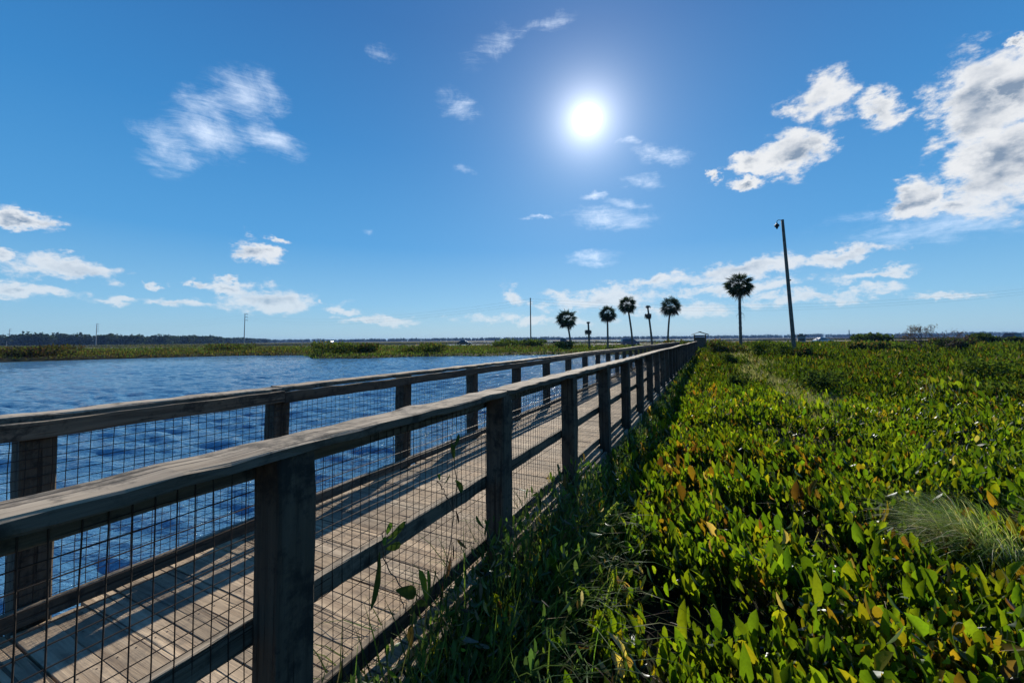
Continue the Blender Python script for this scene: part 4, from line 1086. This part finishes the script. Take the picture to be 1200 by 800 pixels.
# ------------------------------------------------------------------ road, lot, guardrail, vehicles
xs = np.linspace(-420, 420, 200)
def strip(name, o0, o1, dz, mat, kind='structure'):
    mb = MB(); V = np.concatenate([np.stack([xs, road_y(xs) + o0, road_z(xs) + dz], -1), np.stack([xs, road_y(xs) + o1, road_z(xs) + dz], -1)]); n = len(xs)
    mb.add(V, [(i, i + 1, n + i + 1, n + i) for i in range(n - 1)]); return tag(mb.build(name, M[mat]), kind=kind)
strip('road', -3.8, 3.8, 0.06, 'asphalt')
strip('road_marking', -3.5, -3.38, 0.068, 'paintline'); strip('road_marking', 3.38, 3.5, 0.068, 'paintline'); strip('road_marking', -0.06, 0.06, 0.068, 'paintline')
strip('road_shoulder', -6.2, -3.82, 0.03, 'lot')
mb = MB(); gx, gy = np.meshgrid(np.linspace(15.5, 38.5, 24), np.linspace(101, 113.5, 14)); zz = np.maximum(land_z(gx, gy) , 0.1) * 0 + 0.40
kk = np.arange(gx.size).reshape(gx.shape); mb.add(np.stack([gx, gy, zz], -1), np.stack([kk[:-1, :-1], kk[:-1, 1:], kk[1:, 1:], kk[1:, :-1]], -1).reshape(-1, 4))
tag(mb.build('gravel_lot', M['lot']), kind='structure')

o = thing('guardrail', 'long dark steel guardrail along the far side of the road', 'guardrail', (0, float(road_y(0)) + 5.0, 0)); gb = MB()
gxs = np.linspace(-95, 150, 60); prof = np.array([(0, 0), (0.05, 0.06), (0, 0.12), (0, 0.19), (0.05, 0.25), (0, 0.31), (0.02, 0.31), (0.07, 0.25), (0.02, 0.19), (0.02, 0.12), (0.07, 0.06), (0.02, 0)])
gb.loft(np.stack([np.stack([np.full(12, a), -0.113 * a - prof[:, 0], road_z(a) + 0.45 + prof[:, 1]], -1) for a in gxs])); gb.build('beam', M['metal'], o)
for a in np.linspace(-92, 148, 62):
    p = MB(); ya = -0.113 * a + 0.08; p.box((a - 0.07, ya - 0.07, float(road_z(a)) - 0.2), (a + 0.07, ya + 0.07, float(road_z(a)) + 0.78)); p.build('post', M['metal'], o)

def vehicle(name, label, cat, loc, rz, Lg, Wd, body, cabin, col, r=0.34, bed=None, wb=(0.19, 0.80), glassfrac=0.84):
    """body: side outline (x, z); cabin: (x0, x1, x2, x3, z0, z1) sloping glasshouse; front is +x"""
    o = thing(name, label, cat, loc, rz); pm = paint(name + '_paint', col)
    bb = MB(); P = np.array(body) - np.array([Lg / 2, 0])
    rings = []
    for yy, ins, dzz in ((-Wd / 2, 0.0, 0), (-Wd / 2 + 0.001, 0, 0)):
        pass
    def prof(y, sc): return np.stack([P[:, 0] * sc, np.full(len(P), y), P[:, 1] * (1 - (1 - sc) * 0.8)], -1)
    bb.loft([prof(-Wd / 2, 0.965), prof(-Wd / 2 + 0.07, 1.0), prof(Wd / 2 - 0.07, 1.0), prof(Wd / 2, 0.965)]); bb.build('body', pm, o, smooth=False)
    x0, x1, x2, x3, z0, z1 = cabin; x0 -= Lg / 2; x1 -= Lg / 2; x2 -= Lg / 2; x3 -= Lg / 2; wi, wt = Wd / 2 - 0.06, Wd / 2 - 0.22
    cb = MB(); low = np.array([(x0, -wi, z0 - 0.02), (x3, -wi, z0 - 0.02), (x3, wi, z0 - 0.02), (x0, wi, z0 - 0.02)]); hi = np.array([(x1, -wt, z1), (x2, -wt, z1), (x2, wt, z1), (x1, wt, z1)])
    cb.loft([low, low * 0.06 + hi * 0.94, hi * np.array([0.985, 0.96, 1]) + np.array([0, 0, 0.05])]); cb.build('cabin', pm, o)
    lerp = lambda a, b, t: a + (b - a) * t
    for nm, ia, ib, nrm in (('side_window', 0, 1, (0, -1, 0)), ('side_window', 2, 3, (0, 1, 0)), ('windscreen', 1, 2, (1, 0, 0)), ('rear_window', 3, 0, (-1, 0, 0))):
        g_ = MB(); A0, B0, A1, B1 = low[ia], low[ib], hi[ia], hi[ib]
        q = []
        for (s, t) in ((0.08, 0.12), (0.92, 0.12), (0.92, glassfrac), (0.08, glassfrac)):
            q.append(lerp(lerp(A0, B0, s), lerp(A1, B1, s), t) + np.array(nrm) * 0.012)
        g_.add(q, [(0, 1, 2, 3)]); g_.add(np.array(q) - np.array(nrm) * 0.008, [(3, 2, 1, 0)]); g_.build(nm, M['glass'], o)
    for f in wb:
        for s in (-1, 1):
            wx = f * Lg - Lg / 2; wv = MB(); th = np.linspace(0, 2 * math.pi, 20, endpoint=False); ring = lambda y, q_: np.stack([wx + q_ * np.cos(th), np.full(20, y), r + q_ * np.sin(th)], -1)
            ya = s * (Wd / 2 - 0.20); yb = s * (Wd / 2 + 0.015)
            wv.loft([ring(ya, r * 0.9), ring(ya + s * 0.03, r), ring(yb - s * 0.03, r), ring(yb, r * 0.9)]); wo = wv.build('wheel', M['tyre'], o)
            rv = MB(); rv.loft([ring(yb - s * 0.02, r * 0.62), ring(yb + s * 0.008, r * 0.58)]); rv.build('rim', M['rim'], wo)
    zf = max(p[1] for p in body if p[0] > Lg * 0.93) - 0.16
    for s in (-1, 1):
        h_ = MB(); h_.box((Lg / 2 - 0.06, s * (Wd / 2 - 0.33) - 0.16, zf - 0.08), (Lg / 2 + 0.012, s * (Wd / 2 - 0.33) + 0.16, zf + 0.06)); h_.build('headlight', M['lamp'], o)
    return o
SED = [(0, .32), (0.02, .82), (0.25, .93), (3.3, .93), (4.3, .74), (4.45, .55), (4.42, .25), (0.1, .22)]
HAT = [(0, .32), (0.02, .95), (0.2, 1.0), (3.2, .98), (4.1, .80), (4.25, .55), (4.22, .25), (0.1, .22)]
PIC = [(0, .45), (0, 1.08), (2.2, 1.08), (4.25, 1.12), (5.3, 1.06), (5.45, .8), (5.42, .42), (0.1, .38)]
VAN = [(0, .4), (0, 1.1), (0.15, 1.16), (3.9, 1.12), (4.6, 1.0), (4.75, .7), (4.72, .32), (0.1, .3)]
ra = math.atan(-0.113)
rzv = lambda x: float(road_z(x)) + 0.065
vehicle('sedan', 'dark sedan driving right on the road beyond the water', 'car', (-14.6, float(road_y(-14.6)) - 1.8, rzv(-14.6)), ra, 4.45, 1.8, SED, (0.35, 1.15, 2.35, 3.4, .92, 1.43), (0.012, 0.014, 0.018))
vehicle('hatchback', 'white car half hidden behind the brown bank shrubs on the left', 'car', (-57.5, float(road_y(-57.5)) - 1.8, rzv(-57.5)), ra, 4.25, 1.76, HAT, (0.1, 0.6, 2.3, 3.3, .98, 1.5), (0.75, 0.77, 0.8))
vehicle('pickup_truck', 'dark pickup truck passing behind the leftmost palm', 'pickup truck', (14.8, float(road_y(14.8)) - 1.8, rzv(14.8)), ra, 5.45, 1.95, PIC, (2.2, 2.4, 3.6, 4.3, 1.08, 1.82), (0.012, 0.016, 0.028), r=0.40)
vehicle('parked_van', 'dark blue van parked on the gravel lot behind the tall palm leaning left', 'van', (32.1, 109.5, 0.405), 0.05, 4.75, 1.9, VAN, (0.02, 0.15, 3.2, 4.05, 1.1, 1.72), (0.012, 0.02, 0.07))
vehicle('parked_car', 'silver car parked low behind the marsh right of the pale booth', 'car', (82.5, 106.5, float(land_z(np.array(82.5), np.array(106.5)))), ra, 4.45, 1.8, SED, (0.35, 1.15, 2.35, 3.4, .92, 1.43), (0.55, 0.56, 0.58))
vehicle('pickup_truck', 'dark pickup truck parked facing left behind bushes at the right edge', 'pickup truck', (99.9, 80, float(land_z(np.array(99.9), np.array(80.0))) + 0.30), math.pi + 0.1, 5.45, 1.95, PIC, (2.0, 2.2, 3.6, 4.3, 1.08, 1.86), (0.012, 0.013, 0.018), r=0.42)
# ------------------------------------------------------------------ air, sky, sun, camera
bpy.context.view_layer.update()
hz = MB(); hz.box((-4600, -4600, -1.9), (4600, 4600, 24.0))
hm, nt, out = newmat('lake_air'); n = N(nt)
vol = n('ShaderNodeVolumePrincipled', {'Color': (0.26, 0.50, 1.0, 1), 'Density': HAZE, 'Anisotropy': 0.0})
nt.links.new(vol.outputs[0], out.inputs['Volume'])
tag(hz.build('haze', hm), 'thin blue haze over the far side of the lake', 'haze', kind='stuff')

SUN_AZ, SUN_EL = R(11.09), R(28.79)
sd = Vector((math.cos(SUN_EL) * math.sin(SUN_AZ), math.cos(SUN_EL) * math.cos(SUN_AZ), math.sin(SUN_EL)))
ld = bpy.data.lights.new('sun', 'SUN'); ld.energy = SUN; ld.angle = R(0.55); ld.color = (1.0, 0.91, 0.77)
lo = bpy.data.objects.new('sun', ld); C.objects.link(lo); lo.rotation_euler = sd.to_track_quat('Z', 'Y').to_euler(); lo.location = (0, 0, 60)

w = bpy.data.worlds.new('World'); SC.world = w; w.use_nodes = True
nt = w.node_tree; nt.nodes.clear(); n = N(nt)
out = nt.nodes.new('ShaderNodeOutputWorld')
sky = n('ShaderNodeTexSky', sky_type='NISHITA', sun_disc=False, sun_elevation=SUN_EL, sun_rotation=SUN_AZ, altitude=0.0, air_density=1.0, dust_density=0.35, ozone_density=3.0)

tc = n('ShaderNodeTexCoord').outputs['Generated']
dirv = n.vmath('NORMALIZE', tc).outputs[0]
sp = n('ShaderNodeSeparateXYZ', {0: dirv})
azn = n.math('MULTIPLY', n.math('ARCTAN2', sp.outputs[0], sp.outputs[1]), 57.29578)
eln = n.math('MULTIPLY', n.math('ARCSINE', sp.outputs[2]), 57.29578)
ae = n('ShaderNodeCombineXYZ', {0: azn, 1: eln, 2: 0.0}).outputs[0]
# shapes of the clouds, as bearing / elevation in degrees; edges broken up by noise
wob = n('ShaderNodeTexNoise', {'Vector': n.mapping(dirv, sc=(1, 1, 1.5)), 'Scale': 15.0, 'Detail': 5.0, 'Roughness': 0.65})
aew = n.vmath('ADD', ae, n.vmath('MULTIPLY', n.vmath('SUBTRACT', wob.outputs['Color'], (0.5, 0.5, 0.5)).outputs[0], (7.5, 4.0, 0)).outputs[0]).outputs[0]
def field(lst, vec):
    acc = None
    for (a, e, r1, r2, rot, wt) in lst:
        mp = n.mapping(vec, (a, e, 0), (0, 0, R(rot)), (r1, r2, 1.0), 'TEXTURE')
        L = n.vmath('LENGTH', mp).outputs['Value']
        f = n.math('MULTIPLY_ADD', L, -wt, wt)
        acc = f if acc is None else n.math('SMOOTH_MAX', acc, f, 0.12)
    return acc
cs = n.mapping(dirv, sc=(1, 1, 1.9))
CN = n.noise(cs, 17.0, 11, 0.63, dist=0.15)
dsun = (sd[0] * 0.012 + 0.0, sd[1] * 0.010 - 0.02, 0.030)
CN2 = n.noise(n.vmath('ADD', cs, dsun).outputs[0], 17.0, 6, 0.60, dist=0.15)
fc = field(CUMULUS, aew)
dens = n.math('ADD', n.math('MULTIPLY', fc, 1.5), n.math('MULTIPLY_ADD', CN, 3.3, -1.47))
alpha_c = n('ShaderNodeMapRange', {0: dens, 1: -0.05, 2: 1.0, 3: 0.0, 4: 0.95}, interpolation_type='SMOOTHERSTEP').outputs[0]
alpha_c = n.math('MULTIPLY', alpha_c, n('ShaderNodeMapRange', {0: eln, 1: 1.0, 2: 14.0, 3: 0.55, 4: 1.0}).outputs[0])
LN1 = n.noise(cs, 15.0, 4, 0.55, dist=0.2); LN2 = n.noise(n.vmath('ADD', cs, (dsun[0], dsun[1], 0.05)).outputs[0], 15.0, 4, 0.55, dist=0.2)
thick = n('ShaderNodeMapRange', {0: n.math('ADD', n.math('MULTIPLY', fc, 1.5), n.math('MULTIPLY_ADD', LN1, 1.5, -0.55)), 1: 0.78, 2: 1.85, 3: 0.0, 4: 1.0}, interpolation_type='SMOOTHSTEP').outputs[0]
lit = n.math('MULTIPLY_ADD', n.math('SUBTRACT', LN1, LN2), 2.6, 0.5, clamp=True)
fine = n.math('MULTIPLY_ADD', n.math('SUBTRACT', CN, CN2), 0.9, 0.0)
ccol = n.mixc(n.math('MULTIPLY', thick, n.math('SUBTRACT', n.math('SUBTRACT', 1.32, lit), fine), clamp=True), (0.86, 0.87, 0.88, 1), (0.235, 0.31, 0.42, 1))
# cirrus: combed fibres
fi = n.mapping(ae, rot=(0, 0, R(24)), sc=(0.10, 1.5, 1.0))
fw = n.vmath('ADD', fi, n.vmath('SCALE', n('ShaderNodeTexNoise', {'Vector': ae, 'Scale': 0.07, 'Detail': 3.0}).outputs['Color']).outputs[0])
sc_ = [x for x in nt.nodes if x.bl_idname == 'ShaderNodeVectorMath' and x.operation == 'SCALE'][-1]; sc_.inputs['Scale'].default_value = 5.0
F1 = n.noise(fw.outputs[0], 1.0, 9, 0.74, dist=0.5)
F2 = n.noise(cs, 26.0, 6, 0.6)
aez = n.vmath('ADD', ae, n.vmath('MULTIPLY', n.vmath('SUBTRACT', wob.outputs['Color'], (0.5, 0.5, 0.5)).outputs[0], (4.5, 3.0, 0)).outputs[0]).outputs[0]
fz = field(CIRRUS, aez)
iso = n.noise(n.mapping(dirv, sc=(1, 1, 1.5)), 11.0, 10, 0.66, dist=0.6)
dz_ = n.math('ADD', n.math('MULTIPLY', fz, 1.35), n.math('ADD', n.math('MULTIPLY_ADD', iso, 2.3, -1.22), n.math('MULTIPLY_ADD', F1, 1.5, -0.78)))
alpha_z = n('ShaderNodeMapRange', {0: dz_, 1: -0.1, 2: 1.9, 3: 0.0, 4: 0.80}, interpolation_type='SMOOTHSTEP').outputs[0]
alpha_z = n.math('MULTIPLY', alpha_z, n('ShaderNodeMapRange', {0: fz, 1: 0.0, 2: 0.22, 3: 0.0, 4: 1.0}).outputs[0])
# aureole of the sun
ca = n.vmath('DOT_PRODUCT', dirv, tuple(sd)).outputs['Value']
ang = n.math('MULTIPLY', n.math('ARCCOSINE', n.math('MINIMUM', ca, 0.9999999)), 57.29578)
core = n('ShaderNodeMapRange', {0: ang, 1: 0.3, 2: 2.0, 3: 3.0, 4: 0.0}, interpolation_type='SMOOTHSTEP').outputs[0]
h1 = n.math('MULTIPLY', n.math('EXPONENT', n.math('MULTIPLY', ang, -1 / 2.1)), 1.35)
h2 = n.math('MULTIPLY', n.math('EXPONENT', n.math('MULTIPLY', ang, -1 / 9.0)), 0.09)
glow = n.math('ADD', n.math('ADD', core, h1), h2)
bg0 = n('ShaderNodeBackground', {'Color': sky.outputs[0], 'Strength': SKY})
clear = n.ramp(n.math('DIVIDE', eln, 60.0, clamp=True), [(0.0, (0.26, 0.43, 0.53)), (0.08, (0.16, 0.375, 0.58)), (0.21, (0.055, 0.255, 0.53)), (0.42, (0.026, 0.180, 0.44)), (0.64, (0.018, 0.122, 0.34)), (1.0, (0.015, 0.085, 0.27))])
bg1 = n('ShaderNodeBackground', {'Color': clear, 'Strength': 1.0})
bg = n('ShaderNodeMixShader', {0: 0.90, 1: bg0.outputs[0], 2: bg1.outputs[0]})
bz = n('ShaderNodeBackground', {'Color': (0.72, 0.80, 0.92, 1), 'Strength': 1.0})
bc = n('ShaderNodeBackground', {'Color': ccol, 'Strength': CLOUD})
m1 = n('ShaderNodeMixShader', {0: alpha_z, 1: bg.outputs[0], 2: bz.outputs[0]})
m2 = n('ShaderNodeMixShader', {0: alpha_c, 1: m1.outputs[0], 2: bc.outputs[0]})
gl = n('ShaderNodeBackground', {'Color': (1.0, 0.98, 0.95, 1), 'Strength': glow})
ad = n('ShaderNodeAddShader', {0: m2.outputs[0], 1: gl.outputs[0]})
nt.links.new(ad.outputs[0], out.inputs[0])

cam = bpy.data.cameras.new('camera'); co = bpy.data.objects.new('camera', cam); C.objects.link(co)
cam.sensor_fit = 'HORIZONTAL'; cam.sensor_width = 36.0; cam.lens = 470 / 1200 * 36
cam.clip_start = 0.05; cam.clip_end = 20000
PIT, ROL = R(2.5), R(-0.49)
cam.shift_y = -0.0186
co.matrix_world = Matrix.Translation((0, 0, 2.17)) @ Matrix.Rotation(math.pi / 2 + PIT, 4, 'X') @ Matrix.Rotation(ROL, 4, 'Z')
SC.camera = co

SC.render.engine = 'CYCLES'
cy = SC.cycles
cy.max_bounces = 8; cy.diffuse_bounces = 3; cy.glossy_bounces = 3; cy.transmission_bounces = 4; cy.volume_bounces = 0; cy.transparent_max_bounces = 8
cy.sample_clamp_indirect = 6.0; cy.sample_clamp_direct = 30.0
cy.use_denoising = True
try: cy.denoiser = 'OPENIMAGEDENOISE'
except Exception: pass
cy.caustics_reflective = False; cy.caustics_refractive = False
w.cycles.sampling_method = 'MANUAL'; w.cycles.sample_map_resolution = 512
SC.view_settings.view_transform = 'Standard'; SC.view_settings.look = 'None'
SC.view_settings.gamma = 1.0; SC.view_settings.use_curve_mapping = False
SC.view_settings.exposure = EXPO
